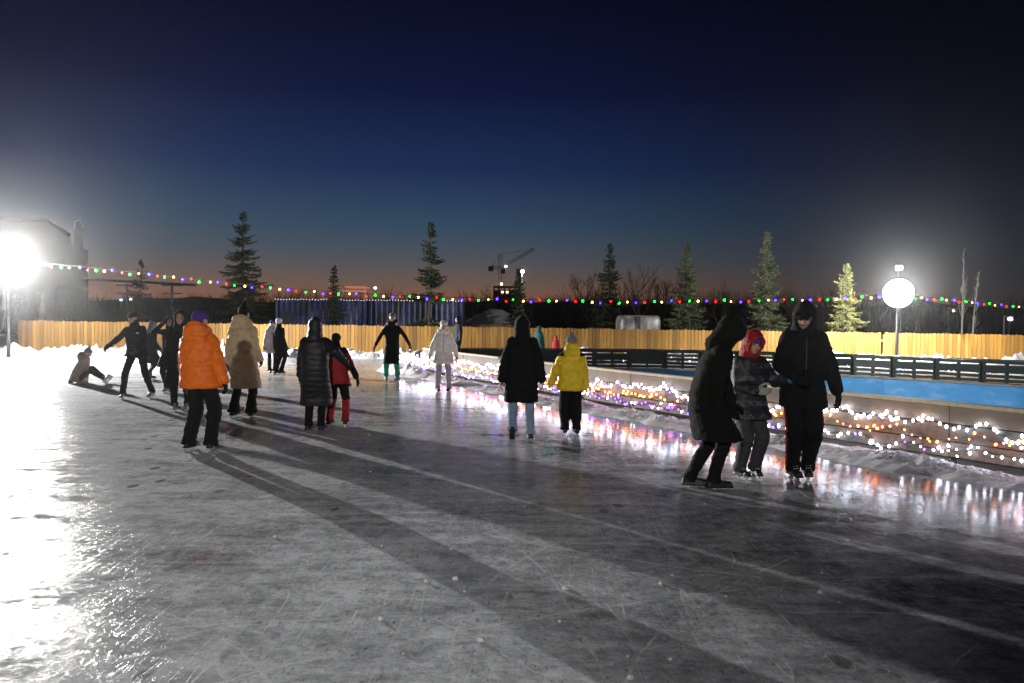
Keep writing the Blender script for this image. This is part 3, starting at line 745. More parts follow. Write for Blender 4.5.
# snow banks -------------------------------------------------------
def bank(path, w, h, seed, seg=.09, ns=12):
    g = G(); pts = []
    P = [V((*p, 0)) if len(p) == 2 else V(p) for p in path]
    for i in range(len(P) - 1):
        L = (P[i + 1] - P[i]).length; k = max(1, int(L / seg))
        for j in range(k): pts.append(P[i].lerp(P[i + 1], j / k))
    pts.append(P[-1]); rows = []
    for i, p in enumerate(pts):
        d = (pts[min(i + 1, len(pts) - 1)] - pts[max(i - 1, 0)]).normalized(); nrm = V((-d.y, d.x, 0))
        q = noise.noise(V((p.x * .55 + seed, p.y * .55, 3))) ; ww = w * (1 + .55 * q + .35 * noise.noise(V((p.x * 2.5, p.y * 2.5, seed)))); hh = h * (1 + .9 * noise.noise(V((p.x * .8, p.y * .8, seed + 5))))
        row = []; endf = min(1, i / 14, (len(pts) - 1 - i) / 14); hh *= endf ** .6; ww *= .3 + .7 * endf
        for j in range(ns + 1):
            t = j / ns * 2 - 1; pos = p + nrm * t * ww
            z = max(0, (1 - abs(t) ** 1.6)) * hh
            nz = noise.noise(pos * 3.1 + V((0, 0, seed))) * .45 + noise.noise(pos * 8.5 + V((0, 0, seed))) * .30 + noise.noise(pos * 21) * .5
            z = z * (1 + nz * 1.5) if abs(t) < .98 else -.02
            row.append(pos + V((0, 0, max(z, -.02))))
        rows.append(row)
    vs = [p for r in rows for p in r]; fs = []
    for i in range(len(rows) - 1):
        for j in range(ns): a = i * (ns + 1) + j; fs.append((a, a + 1, a + ns + 2, a + ns + 1))
    g.add(vs, fs); return g
def off_path(P, d):
    out = []
    for i in range(len(P)):
        a = V(P[max(i - 1, 0)]); c = V(P[min(i + 1, len(P) - 1)]); t = (c - a).normalized(); out.append((P[i][0] - t.y * d, P[i][1] + t.x * d))
    return out
near = [tuple(p) for p in spline(BAR[:10], 6)]
tag(build(bank(off_path(near, .40), .50, .075, 2, .03, 24), 'snow_bank', SNOW, None, True), 'low ridge of loose snow along the foot of the fairy-lit barrier', 'snow', kind='stuff')
tag(build(bank([(-20.5, 34.05), (-12, 34.1), (-3, 34.05), (6, 33.7), (15, 33.6), (26, 32.6)], .8, .30, 9, .1), 'snow_bank', SNOW, None, True), 'snow heaped along the foot of the plank fence', 'snow', kind='stuff')
tag(build(bank([(-34, 33.0), (-27, 33.6), (-22, 33.4), (-19.5, 33.4)], 1.5, .42, 19, .12, 18), 'snow_bank', SNOW, None, True), 'high heap of snow under the floodlight past the fence end', 'snow', kind='stuff')
tag(build(bank([tuple(p) for p in spline([(-3.9, 26.6), (-3.6, 25.2), (-2.9, 23.6), (-2.3, 22.4)], 6)], .6, .22, 29, .06, 16), 'snow_bank', SNOW, None, True), 'rounded snow heap at the far tip of the barrier', 'snow', kind='stuff')
# loose crumbs of snow on the ice
g = G()
for k in range(900):
    if k < 500:
        i = int(rnd() * (len(near) - 1)); p = V((*near[i], 0)); q = V((*near[i + 1], 0)); d = (q - p).normalized(); c = p.lerp(q, rnd()) + V((-d.y, d.x, 0)) * (.3 + abs(random.gauss(0, .55)) + .3)
    else:
        yy = 2.5 + 18 * rnd() ** 1.5; c = V((ru(-.68, .5) * yy, yy, 0))
        if c.x > 5.6 - (c.y - 8.7) * .58 - 1 or c.x < -.36 * c.y: continue
    r = .004 + .016 * rnd() ** 4
    g.ell(c + V((0, 0, r * .4)), (r * ru(.7, 1.4), r * ru(.7, 1.4), r * ru(.5, 1)), M.Rotation(rnd() * 6, 3, 'Z'), 6, 4)
tag(build(g, 'snow_crumbs', SNOW), 'crumbs of snow scattered over the ice', 'snow', kind='stuff')

# ------------------------------------------------------------------ barrier round the pool
def woodmat(name, lo, hi, hi2=None, along=0, sc=1.0, rough=.7):
    m, nt, b = mat(name); s3 = [10 * sc] * 3; s3[along] = .8 * sc
    co = coords(nt, scale=tuple(s3)); f = tex(nt, co, 1.6, 6, .65, .5); big = tex(nt, coords(nt), .9, 4, .6)
    c = ramp(nt, f, [(.3, lo), (.7, hi)]).outputs[0]
    if hi2: c = mixc(nt, ramp(nt, big, [(.45, 0.), (.62, 1.)]).outputs[0], c, hi2)
    nt.links.new(c, b.inputs['Base Color']); b.inputs['Roughness'].default_value = rough; bump(nt, b, f, .25, .01); return m
PLY = woodmat('weathered_plywood', (.06, .034, .020), (.17, .10, .06), (.075, .082, .070), sc=.8)
nt = PLY.node_tree; b = nt.nodes['Principled BSDF']; cc = b.inputs['Base Color'].links[0].from_socket
sz = nt.nodes.new('ShaderNodeSeparateXYZ'); nt.links.new(coords(nt), sz.inputs[0])
wz = N(nt, 'ShaderNodeTexWhiteNoise'); wz.noise_dimensions = '2D'; cb = nt.nodes.new('ShaderNodeCombineXYZ')
nt.links.new(mth(nt, 'FLOOR', mth(nt, 'DIVIDE', mth(nt, 'SUBTRACT', sz.outputs[2], .08), .21)), cb.inputs[0]); nt.links.new(mth(nt, 'FLOOR', mth(nt, 'DIVIDE', sz.outputs[1], 1.72)), cb.inputs[1]); nt.links.new(cb.outputs[0], wz.inputs['Vector'])
nt.links.new(mixc(nt, wz.outputs[0], cc, ramp(nt, wz.outputs[0], [(.3, (.025, .018, .013)), (.5, (.20, .12, .065)), (.75, (.06, .075, .065)), (1.0, (.13, .075, .04))]).outputs[0]), b.inputs['Base Color'])
RAIL = woodmat('pale_rail_wood', (.42, .33, .20), (.62, .52, .36)); POSTW = woodmat('post_wood', (.10, .07, .05), (.2, .14, .09), along=2)
DGREEN = woodmat('dark_green_board', (.008, .022, .018), (.02, .045, .036), rough=.5)
bar = empty('rink_barrier', (-2.85, 25.8, 0)); tag(bar, 'low wooden board barrier hung with fairy lights along the near side of the pool', 'barrier')
org = V(bar.location)
def cum(P):
    L = [0]
    for i in range(1, len(P)): L.append(L[-1] + (V(P[i]) - V(P[i - 1])).length)
    return L
def along(P, L, s):
    s = min(max(s, 0), L[-1] - 1e-4); i = max(k for k in range(len(L)) if L[k] <= s); i = min(i, len(P) - 2)
    a = V((*P[i][:2], 0)); b_ = V((*P[i + 1][:2], 0)); t = (s - L[i]) / (L[i + 1] - L[i]); d = (b_ - a).normalized()
    return a.lerp(b_, t), d
NL = cum(near); tot = NL[-1]; s0 = 0; HT = .74
while s0 < tot - .3:
    s1 = min(s0 + 2.0, tot); a, d = along(near, NL, s0); b_, d2 = along(near, NL, s1 - .003); d = (b_ - a).normalized(); nrm = V((-d.y, d.x, 0))
    pg = G(); zb = [.11, .282, .298, .492, .508, .712]
    for q in range(3):
        tilt = nrm * ru(-.006, .006) + nrm * .002 * q
        pg.bar(a + d * .008 + V((0, 0, (zb[2 * q] + zb[2 * q + 1]) / 2)) + tilt, b_ - d * .002 + V((0, 0, (zb[2 * q] + zb[2 * q + 1]) / 2 + ru(-.004, .004))) + tilt, .022, zb[2 * q + 1] - zb[2 * q])
    o = build(pg, 'board_panel', PLY, bar); o.matrix_parent_inverse = M.Translation(-org)
    pg = G(); pg.bar(a - nrm * .022 + V((0, 0, .40)), b_ - nrm * .022 + V((0, 0, .40)), .012, .62); o = build(pg, 'backing_board', plain('tarred_backing', (.01, .01, .01), .9), bar); o.matrix_parent_inverse = M.Translation(-org)  # black board added behind the panels, stands in for shade in the seams
    pg = G(); pg.bar(a + nrm * -.065 + V((0, 0, 0)), a + nrm * -.065 + V((0, 0, .71)), .07, .06); o = build(pg, 'post', POSTW, bar); o.matrix_parent_inverse = M.Translation(-org)
    pg = G(); pg.bar(a + V((0, 0, .735)) - nrm * .02, b_ + d * .015 + V((0, 0, .735)) - nrm * .02, .15, .042); o = build(pg, 'top_rail', RAIL, bar); o.matrix_parent_inverse = M.Translation(-org)
    s0 = s1
# far side: dark slatted pallets standing on edge
far = [tuple(p) for p in spline(BAR[9:18], 6)]; FL = cum(far); s0 = 0; first = True; kpan = 0
fb = empty('slatted_barrier', (4.95, 28.7, 0)); tag(fb, 'low dark green slatted barrier along the far side of the blue pool', 'barrier'); org2 = V(fb.location)
while s0 < FL[-1] - .4:
    s1 = min(s0 + 1.25, FL[-1]); a, _ = along(far, FL, s0); b_, _ = along(far, FL, s1); d = (b_ - a).normalized()
    pg = G(); solid = b_.x < 1.8
    if solid: pg.bar(a + V((0, 0, .36)), b_ + V((0, 0, .36)), .03, .56)
    else:
        for z, h in ((.60, .10), (.465, .095), (.325, .095), (.19, .09), (.06, .09), (.53, .07), (.395, .07), (.255, .07)):
          if h > .08 or rnd() < .28: pg.bar(a + d * .03 + V((0, 0, z + ru(-.008, .008))), b_ - d * .03 + V((0, 0, z + ru(-.008, .008))), .022, h)
    nn = V((-d.y, d.x, 0)) * .055
    for t in (.035, .5, .965):
        p = a.lerp(b_, t) + nn; pg.bar(p + V((0, 0, 0)), p + V((0, 0, .64)), .09, .075)
    o = build(pg, 'slatted_panel', DGREEN, fb); o.matrix_parent_inverse = M.Translation(-org2)
    pg = G(); pg.bar(a + V((0, 0, .665)), b_ + V((0, 0, .665)), .12, .03); o = build(pg, 'top_rail', DGREEN, fb); o.matrix_parent_inverse = M.Translation(-org2)
    s0 = s1

# ------------------------------------------------------------------ lights on strings
def ico(r, name, stretch=1.0):
    bm = bmesh.new(); bmesh.ops.create_icosphere(bm, subdivisions=1, radius=r); 
    for v in bm.verts: v.co.z *= stretch
    me = bpy.data.meshes.new(name); bm.to_mesh(me); bm.free(); return me
WIRE = plain('black_wire', (.012, .012, .012), .5)
E_W = emis('cool_white_led', (.75, .82, 1.0), 34); E_O = emis('amber_led', (1.0, .22, .035), 20); E_V = emis('violet_led', (.13, .06, 1.0), 10); E_P = emis('pink_white_led', (1.0, .38, .50), 14)
E_G2 = emis('warm_led', (1.0, .5, .13), 9)
leds = {}
for k, e in (('w', E_W), ('o', E_O), ('v', E_V), ('p', E_P), ('g', E_G2)):
    me = ico(.0135, 'bulb', 1.35); me.materials.append(e); leds[k] = me
def add_leds(root, pts, cols, limit=100):
    """pts near to far: the first are parts, the rest one mesh"""
    order = sorted(range(len(pts)), key=lambda i: pts[i].length)
    for i in order[:limit]:
        o = bpy.data.objects.new('bulb', leds[cols[i]]); COL.objects.link(o); o.parent = root; o.location = pts[i] - V(root.location); o.rotation_euler = (ru(-1, 1), ru(-1, 1), 0); o.scale = [ru(.6, 1.35)] * 3
    rest = order[limit:]
    if rest:
        g = G(); keys = sorted({cols[i] for i in rest})
        src = {k: ([v.co.copy() for v in leds[k].vertices], [tuple(p.vertices) for p in leds[k].polygons]) for k in keys}
        for i in rest: vs, fs = src[cols[i]]; g.add([v * 1.15 + pts[i] - V(root.location) for v in vs], fs, keys.index(cols[i]))
        o = build(g, 'bulb_mass', [leds[k].materials[0] for k in keys], root); o['kind'] = 'stuff'
def strand(label, zc, colf, seed, step=.085, droop=.07):
    random.seed(seed); pts = []; cols = []; wire = []; s = 1.5; hook = s; amp = droop
    root = empty('fairy_light_string', (*along(near, NL, 8)[0][:2], zc)); tag(root, label, 'fairy lights', 'fairy lights on the barrier')
    while s < tot - .2:
        if s >= hook: h0 = hook; hook += ru(.5, 1.1); amp = droop * ru(.4, 1.5); zo = ru(-.015, .03)
        t = (s - h0) / (hook - h0); p, d = along(near, NL, s); nrm = V((-d.y, d.x, 0))
        z = zc + zo - amp * 4 * t * (1 - t)
        w = p + nrm * (.030 + .01 * rnd()) + V((0, 0, z)); wire.append(w - V(root.location))
        b_ = w + nrm * ru(.012, .035) + V((0, 0, ru(-.035, .03))) + d * ru(-.03, .03)
        pts.append(b_); cols.append(colf(b_, s))
        if rnd() < .22: pts.append(w + nrm * ru(.015, .04) + V((0, 0, ru(-.06, .07))) + d * ru(-.04, .04)); cols.append(colf(b_, s))
        s += step * ru(.55, 1.5)
    g = G(); g.tube(wire, .0065, 4); build(g, 'wire', WIRE, root)
    add_leds(root, pts, cols)
strand('topmost fairy light string on the pool barrier, cool white bulbs turning pinkish far off', .55, lambda p, s: ('w' if p.y < 13.5 or rnd() < .45 else random.choice('vpw')), 11, .065, .10)
strand('middle fairy light string on the pool barrier, mostly amber bulbs', .40, lambda p, s: ('o' if p.y < 19 and rnd() < .9 else random.choice('oppo')), 12, .095, .09)
strand('lowest fairy light string on the pool barrier, white and violet bulbs just above the snow', .24, lambda p, s: ('w' if (p.y < 12 and rnd() < .85) or (p.y > 12 and rnd() < .35) else 'v'), 13, .085, .08)
random.seed(14)
def strand2(label, path, zc, keys, step, spread, nx=1, group=None, nh=0):
    L = cum(path); s = 0; pts = []; cols = []; wire = []; a, _ = along(path, L, L[-1] / 2)
    root = empty('fairy_light_string', (a.x, a.y, zc)); tag(root, label, 'fairy lights', group)
    while s < L[-1]:
        p, d = along(path, L, s); z = zc + .05 * sin(s * 5) + ru(-.01, .01); w = p + V((-d.y, d.x, 0)) * nh + V((0, 0, z)); wire.append(w - V(root.location))
        for _ in range(nx): pts.append(w + V((ru(-1, 1), ru(-1, 1), ru(-.7, 1))) * spread); cols.append(random.choice(keys))
        s += step * ru(.6, 1.4)
    g = G(); g.tube(wire, .0045, 4); build(g, 'wire', WIRE, root); add_leds(root, pts, cols)
tipp = [(-2.1, 23.6), (-2.75, 24.6), (-3.15, 25.6), (-3.1, 26.4), (-2.9, 27.1)]
strand2('tangled white fairy lights lying on the snow heap at the far tip of the barrier', [(p[0] - .35, p[1] - .15) for p in tipp], .38, 'wwwvp', .05, .14, 2)
fsel = [p for p in far if 3.2 < p[0] < 17]
strand2('warm fairy light string hanging behind the slats beyond the blue pool', fsel, .40, 'gggwo', .16, .03, 1, nh=.30)
strand2('cool white fairy light string low behind the slats beyond the blue pool', fsel, .26, 'wwwv', .20, .03, 1, nh=.36)
strand2('violet fairy lights on the snow heap past the fence end under the floodlight', [(-23.5, 33.0), (-22.2, 32.7), (-21.1, 32.6)], .75, 'vpw', .07, .12, 2)
random.seed(21)
# festoon bulbs
def festoon(label, pix, Y0, Y1, n, rad, jit):
    P = [at(px, py, Y0 + (Y1 - Y0) * (px - pix[0][0]) / (pix[-1][0] - pix[0][0])) for px, py in pix]; SP = [V(p) for p in spline(P, 8)]
    L = [0]
    for i in range(1, len(SP)): L.append(L[-1] + (SP[i] - SP[i - 1]).length)
    root = empty('string_lights', SP[len(SP) // 2]); tag(root, label, 'string lights'); o0 = V(root.location)
    g = G(); g.tube([p + V((0, 0, .06)) - o0 for p in SP], .012, 5); build(g, 'cable', WIRE, root)
    for k in range(n):
        s = L[-1] * (k + .5 + ru(-.15, .15)) / n; i = max(q for q in range(len(L)) if L[q] <= s); i = min(i, len(SP) - 2)
        p = SP[i].lerp(SP[i + 1], (s - L[i]) / (L[i + 1] - L[i])) + V((0, 0, ru(-.05, .05)))
        key = 'gyvr'[(k + (0 if 8 > k or k > 30 else 0)) % 4]
        o = bpy.data.objects.new('bulb', rad[key]); COL.objects.link(o); o.parent = root; o.location = p - o0; o.scale = [ru(.72, 1.12)] * 3
FB = {}
for k, c, st, r in (('g', (.0005, 1.0, .012), 45, .036), ('y', (1.0, .36, .07), 40, .036), ('v', (.013, .003, 1.0), 60, .047), ('r', (1.0, .001, .001), 50, .033)):
    me = ico(r, 'bulb', 1.1); me.materials.append(emis({'g': 'green', 'y': 'warm_white', 'v': 'violet', 'r': 'red'}[k] + '_festoon_glass', c, st)); FB[k] = me
festoon('string of coloured festoon bulbs sagging between the two floodlight masts', [(22, 263), (45, 265), (100, 270), (200, 281), (300, 291), (400, 297), (500, 300), (600, 302), (700, 301.5), (800, 300), (885, 296)], 31.5, 31.5, 99, FB, .05)
festoon('string of coloured festoon bulbs leading away to the right of the brighter-lit mast', [(912, 298), (931, 299), (980, 303), (1030, 308), (1060, 311)], 31.5, 46, 25, FB, .05)

# ------------------------------------------------------------------ floodlight masts
GALV = plain('galvanised_steel', (.35, .36, .37), .45, .8)
def flood_emis(st): return emis('floodlight_glass', (1.0, .98, .93), st)
def mast(label, px, py, Y, heads, group=None):
    p = at(px, py, Y); root = empty('floodlight_mast', (p.x, p.y, 0)); tag(root, label, 'floodlight', group)
    g = G(); g.tube([(0, 0, -.05), (0, 0, 1.6), (0, 0, p.z + .2)], [.07, .06, .045], 10); build(g, 'pole', GALV, root, True)
    g = G(); g.bar((-.45, 0, p.z + .05), (.45, 0, p.z + .05), .06, .06); build(g, 'crossarm', GALV, root)
    for (dx, dz, yaw, tilt, st, w, h) in heads:
        Rm = M.Rotation(R(yaw), 3, 'Z') @ M.Rotation(R(tilt), 3, 'X'); c = V((dx, 0, p.z + dz)) + Rm @ V((0, -.12, 0))
        if w > 1:  # oversized round head: its bright disc stands in for the lamp's bloom
            RX = Rm @ M.Rotation(R(90), 3, 'X'); n_ = Rm @ V((0, 1, 0))
            g = G(); g.loft([(c - n_ * .05, w / 2, w / 2), (c + n_ * .05, w / 2, w / 2), (c + n_ * .22, w * .3, w * .3), (c + n_ * .34, w * .16, w * .16)], RX, 28); o = build(g, 'lamp_housing', plain('lamp_housing_paint', (.08, .08, .08), .4), root, False)
            g = G(); g.loft([(c - n_ * .075, w * .40, w * .40), (c - n_ * .06, w * .475, w * .475), (c - n_ * .052, w * .48, w * .48)], RX, 28); build(g, 'lamp_glass', flood_emis(st), o)
            g = G(); g.bar(c + n_ * .25, V((dx, 0, p.z + dz)), .05, .05); build(g, 'bracket', GALV, o); continue
        g = G(); g.box(c, (w, .09, h), Rm)
        for k in range(6): g.box(c + Rm @ V(((k - 2.5) * w / 6, .07, 0)), (.012, .05, h * .9), Rm)
        o = build(g, 'lamp_housing', plain('lamp_housing_paint', (.08, .08, .08), .4), root)
        g = G(); g.box(c + Rm @ V((0, -.052, 0)), (w * .92, .012, h * .9), Rm); build(g, 'lamp_glass', flood_emis(st), o)
        g = G(); g.bar(c + Rm @ V((-w / 2 - .01, .0, 0)), V((dx - .1, 0, p.z + dz)), .02, .03); g.bar(c + Rm @ V((w / 2 + .01, .0, 0)), V((dx + .1, 0, p.z + dz)), .02, .03); build(g, 'bracket', GALV, o)
    return root, p
mL, pL = mast('tall floodlight mast glaring at the end of the fence beside the big building', 8, 262, 31.5, [(0, 0, 32, 6, 90, 1.3, 0), (0, .75, 200, 0, 30, .3, .22)])
mR, pR = mast('floodlight mast glaring beyond the blue pool in front of the plank fence', 898, 293, 31.5, [(0, 0, -20, 6, 70, 1.15, 0), (0, .98, -20, 0, 30, .26, .18), (0, .98, 150, 0, 30, .26, .18)])
g = G(); g.tube([(0, 0, pR.z + .2), (0, 0, pR.z + 1.0)], .035, 8); build(g, 'pole', GALV, mR)
m3 = empty('floodlight_mast', (-1.5, -5.5, 0)); tag(m3, 'floodlight mast on the near bank behind the photographer', 'floodlight')
g = G(); g.tube([(0, 0, 0), (0, 0, 3.9)], [.07, .05], 10); build(g, 'pole', GALV, m3)
g = G(); g.box((0, 0, 4.0), (.7, .1, .4)); build(g, 'lamp_housing', plain('lamp_housing_paint', (.08, .08, .08), .4), m3)
def lamp(kind, name, loc, power, col=(1, .97, .92), rad=.15, tgt=None, angle=150, blend=.4):
    d = bpy.data.lights.new(name, kind); d.energy = power; d.color = col; d.shadow_soft_size = rad
    o = bpy.data.objects.new(name, d); COL.objects.link(o); o.location = loc
    if kind == 'SPOT': d.spot_size = R(angle); d.spot_blend = blend; o.rotation_euler = (V(tgt) - V(loc)).to_track_quat('-Z', 'Y').to_euler()
    return o
LP = dict(L=50000, Lb=2400, R=4200, Ru=9500, Rb=9000, F=3600)
lamp('SPOT', 'floodlight_beam', pL + V((.25, -.45, 0)), LP['L'], rad=.07, tgt=(-4, 10, 0), angle=170, blend=.3)
lamp('SPOT', 'floodlight_beam', pL + V((.1, .35, .5)), LP['Lb'], rad=.12, tgt=(-16, 35, -.5), angle=120, blend=.4)
lamp('SPOT', 'floodlight_beam', pR + V((-.1, -.45, 0)), LP['R'], rad=.07, tgt=(6, 8, 0), angle=172, blend=.3)
lamp('SPOT', 'floodlight_beam', pR + V((0, -.45, .05)), LP['Ru'], rad=.16, tgt=(0, 0, 13), angle=44, blend=.55)  # added upward beam, only feeds the glow in the haze, misses the ice
lamp('SPOT', 'floodlight_beam', pR + V((0, .35, 1.0)), LP['Rb'], rad=.12, tgt=(15, 42, 1.5), angle=168, blend=.4)
lamp('SPOT', 'floodlight_beam', (-1.5, -5.3, 4.0), LP['F'], rad=.12, tgt=(-1, 16, 1.9), angle=56, blend=.95)

# ------------------------------------------------------------------ plank fence
m, nt, b = mat('varnished_planks')
co = coords(nt); sep = nt.nodes.new('ShaderNodeSeparateXYZ'); nt.links.new(co, sep.inputs[0])
pid = mth(nt, 'FLOOR', mth(nt, 'DIVIDE', sep.outputs[0], .16))
wn = N(nt, 'ShaderNodeTexWhiteNoise'); wn.noise_dimensions = '1D'; nt.links.new(pid, wn.inputs['W'])
gr = tex(nt, coords(nt, scale=(9, 9, .6)), 1.8, 6, .7, .6)
c1 = ramp(nt, gr, [(.3, (.24, .115, .016)), (.7, (.50, .27, .055))]).outputs[0]
c2 = mixc(nt, mth(nt, 'MULTIPLY', wn.outputs[0], .85), c1, (.13, .07, .012))
nt.links.new(c2, b.inputs['Base Color']); b.inputs['Roughness'].default_value = .55; bump(nt, b, gr, .25, .01)
FENCE = m
FRAIL = woodmat('fence_rail_wood', (.2, .11, .03), (.35, .2, .06))
def fence(label, A, B, za, zb, dz=0):
    A = V((*A, 0)); B = V((*B, 0)); d = B - A; L = d.length; root = empty('plank_fence', A, math.atan2(d.y, d.x)); tag(root, label, 'fence')
    g = G(); n = int(L / .16)
    for k in range(n):
        x0 = k * .16 + .006; x1 = x0 + .148; h = za + (zb - za) * k / n + ru(-.02, .02); c = .03; y = ru(-.004, .004); zt = h
        pr = [(x0, -.05), (x1, -.05), (x1, zt - c), ((x0 + x1) / 2 + .03, zt), ((x0 + x1) / 2 - .03, zt), (x0, zt - c)]
        vs = [(px, y - .011, pz) for px, pz in pr] + [(px, y + .011, pz) for px, pz in pr]
        fs = [tuple(range(6)), tuple(range(11, 5, -1))] + [(i, i + 6, (i + 1) % 6 + 6, (i + 1) % 6) for i in range(6)]
        g.add(vs, fs)
    build(g, 'planks', FENCE, root)
    for z in (.3, za - .35): g = G(); g.bar((0, .04, z), (L, .04, z + (zb - za)), .04, .09); build(g, 'rail', FRAIL, root)
    k = 0
    while k < L: g = G(); g.bar((k, .11, -.1), (k, .11, za - .1), .09, .09); build(g, 'post', FRAIL, root); k += 2.6
    return root
xl = at(18, 320, 35).x; xc = at(884, 333, 35).x
fence('long yellow plank fence with pointed tops running across the back of the rink', (xl, 35), (xc, 35), 1.43, 1.29)
fence('shorter stretch of yellow plank fence turned slightly towards the rink past the right mast', (xc + .02, 34.97), (28.5, 32.4), 1.30, 1.22)

# ------------------------------------------------------------------ world beyond the fence
hills = G(); rs = []
def ridge(Y, base, amp, seed, x0, x1, step, depth=14):
    vs = []; k = 0; x = x0; top = []
    while x <= x1:
        h = base + amp * (noise.noise(V((x * .03 + seed, 0, 0))) + .5 * noise.noise(V((x * .11, seed, 0))) + .25 * noise.noise(V((x * .5, seed, 2))))
        vs += [V((x, Y - depth, -.3)), V((x, Y - depth * .3, h * .75)), V((x, Y, h)), V((x, Y + depth, h * .6)), V((x, Y + depth * 2, -.3))]; x += step; k += 1
    fs = []
    for i in range(k - 1):
        for j in range(4): a = i * 5 + j; fs.append((a, a + 5, a + 6, a + 1))
    return vs, fs
SCRUB = plain('dark_scrub', (.015, .014, .012), .95, var=.5, scale=1.5)
hills.add(*ridge(95, 3.2, 1.2, 3.3, -150, 160, 1.2)); hills.add(*ridge(220, 6.5, 2.0, 8.1, -300, 320, 3, 30))
tag(build(hills, 'hills', SCRUB), 'low dark wooded rise', 'hills', kind='structure')

BARK = plain('dark_bark', (.05, .04, .032), .9, scale=14); BIRCH = plain('pale_bark', (.15, .135, .12), .85, var=.4, scale=6)
m, nt, b = mat('spruce_needles'); co = coords(nt); nt.links.new(ramp(nt, tex(nt, co, 1.8, 5, .7), [(.3, (.014, .028, .012)), (.7, (.05, .075, .028))]).outputs[0], b.inputs['Base Color']); b.inputs['Roughness'].default_value = .7
NEED = m
m, nt, b = mat('spruce_needles_yellow'); co = coords(nt); nt.links.new(ramp(nt, tex(nt, co, 1.8, 5, .7), [(.3, (.07, .085, .025)), (.7, (.19, .19, .06))]).outputs[0], b.inputs['Base Color']); b.inputs['Roughness'].default_value = .7  # same needles lightened and yellowed, floodlight put into the colour
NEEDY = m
m, nt, b = mat('spruce_needles_olive'); co = coords(nt); nt.links.new(ramp(nt, tex(nt, co, 1.8, 5, .7), [(.3, (.022, .034, .012)), (.7, (.065, .075, .026))]).outputs[0], b.inputs['Base Color']); b.inputs['Roughness'].default_value = .7  # same needles a little lighter, weaker floodlight put into the colour
NEEDM = m
def spruce(label, px, top, Y, wpx, mat_=NEED, dens=1.0, lean=0, seed=1, gap=.30, droop=.15, low=.08, tiers=0, arms=0):
    random.seed(seed); p = at(px, top, Y); Ht = p.z; root = empty('spruce_tree', (p.x, p.y, 0), rnd() * 6); tag(root, label, 'tree', None)
    R0 = wpx * Y / F / 2
    tp_ = [V((lean * t * Ht + .03 * sin(t * 9), .03 * cos(t * 7), t * Ht)) for t in [i / 10 for i in range(11)]]
    g = G(); g.tube(tp_, [.02 + .09 * Ht / 7 * (1 - i / 10) for i in range(11)], 7); build(g, 'trunk', BARK, root)
    g = G(); wood = G(); nbr = int(Ht / gap * 14 * dens); ga = 0.0
    for k in range(nbr):
        t = low + (1 - low) * (k + ru(-.5, .5)) / nbr
        if t > .985 or t < 0: continue
        tier = .78 + .30 * noise.noise(V((t * Ht * 1.7 + seed, 0, 0))) + .12 * sin(t * Ht * 7.5)
        z = t * Ht; ga += 2.4 + ru(-.4, .4)
        if rnd() < .12 or (tiers and sin(t * Ht * tiers + .8 * sin(ga)) < -.25 and rnd() < .85): continue
        if arms and .30 < t < arms: continue
        rad = R0 * ((1 - t) ** .9 + .04) * tier * ru(.65, 1.3) * (1 + .35 * noise.noise(V((cos(ga) * 2, sin(ga) * 2, z * .9 + seed))))
        a = ga; L = max(.12, rad); dirh = V((cos(a), sin(a), 0)); side_ = V((-sin(a), cos(a), 0)); c0 = V((lean * z, 0, z))
        nseg = max(3, int(L / .085)); rise = .75 * (t - .42); dr = droop * ru(.6, 1.5); prev = c0; bend = ru(-.25, .25)
        for j in range(1, nseg + 1):
            u = j / nseg; q = c0 + dirh * (L * u) + side_ * (bend * L * u * u) + V((0, 0, L * (rise * u - dr * 2.2 * u * (1 - u * .72))))
            if j == nseg or j % 3 == 0: wood.add([prev + side_ * .012, prev - side_ * .012, q], [(0, 1, 2)]); prev = q
            tw = (.07 + .30 * L * (1 - u) ** .6 * min(1, u * 2.5 + .2)) * ru(.6, 1.2)
            for sgn in (-1, 1):
                for rr in range(2):
                    e = q + side_ * sgn * tw * ru(.4, 1.1) + dirh * tw * ru(.2, 1.0) + V((0, 0, -tw * ru(-.15, .8)))
                    wv = (dirh * ru(-.3, 1) + V((0, 0, ru(-1, .5)))).normalized() * ru(.03, .065)
                    g.add([q, q + wv, e + wv * .3, e - wv * .3], [(0, 1, 2, 3)])
            hgt = ru(.05, .24) * (1.1 - u * .6); o_ = side_ * ru(-.06, .06)
            g.add([q - dirh * .03, q + dirh * .035, q + o_ + V((0, 0, -hgt))], [(0, 1, 2)])
            if rnd() < .4: g.add([q - side_ * .03, q + side_ * .03, q + dirh * .05 + V((0, 0, ru(.04, .10)))], [(0, 1, 2)])
    for k in range(22): a = rnd() * 6; zz = Ht * (.90 + .10 * rnd()); g.add([V((lean * zz, 0, zz)), V((lean * zz + .03, 0, zz + .05)), V((lean * zz + cos(a) * .13, sin(a) * .13, zz + .07))], [(0, 1, 2)])
    build(g, 'crown', mat_, root); build(wood, 'limbs', BARK, root)
spruce('small dark spruce against the sunset glow beside the big building', 141, 259, 62, 46, seed=2, gap=.42, tiers=8)
spruce('tall dark layered spruce with open tiers, highest tree of the sunset side', 243, 211, 47, 84, seed=3, gap=.40, dens=1.15, droop=.20, tiers=8.5)
spruce('small dark spruce behind the blue container', 334, 266, 38.6, 40, seed=4, gap=.42, dens=.8)
spruce('slim ragged dark spruce with long low arms beyond the blue container', 430, 221, 38.6, 62, seed=5, gap=.36, dens=1.1, lean=-.01, droop=.22, tiers=5.5, low=.2, arms=.42)
spruce('short dark spruce beside the bright street lamp and the crane', 519, 268, 44, 44, seed=6, gap=.36, dens=.8)
spruce('dim spruce among bare trees left of the white container', 610, 243, 50, 58, seed=7, gap=.38, dens=.75)
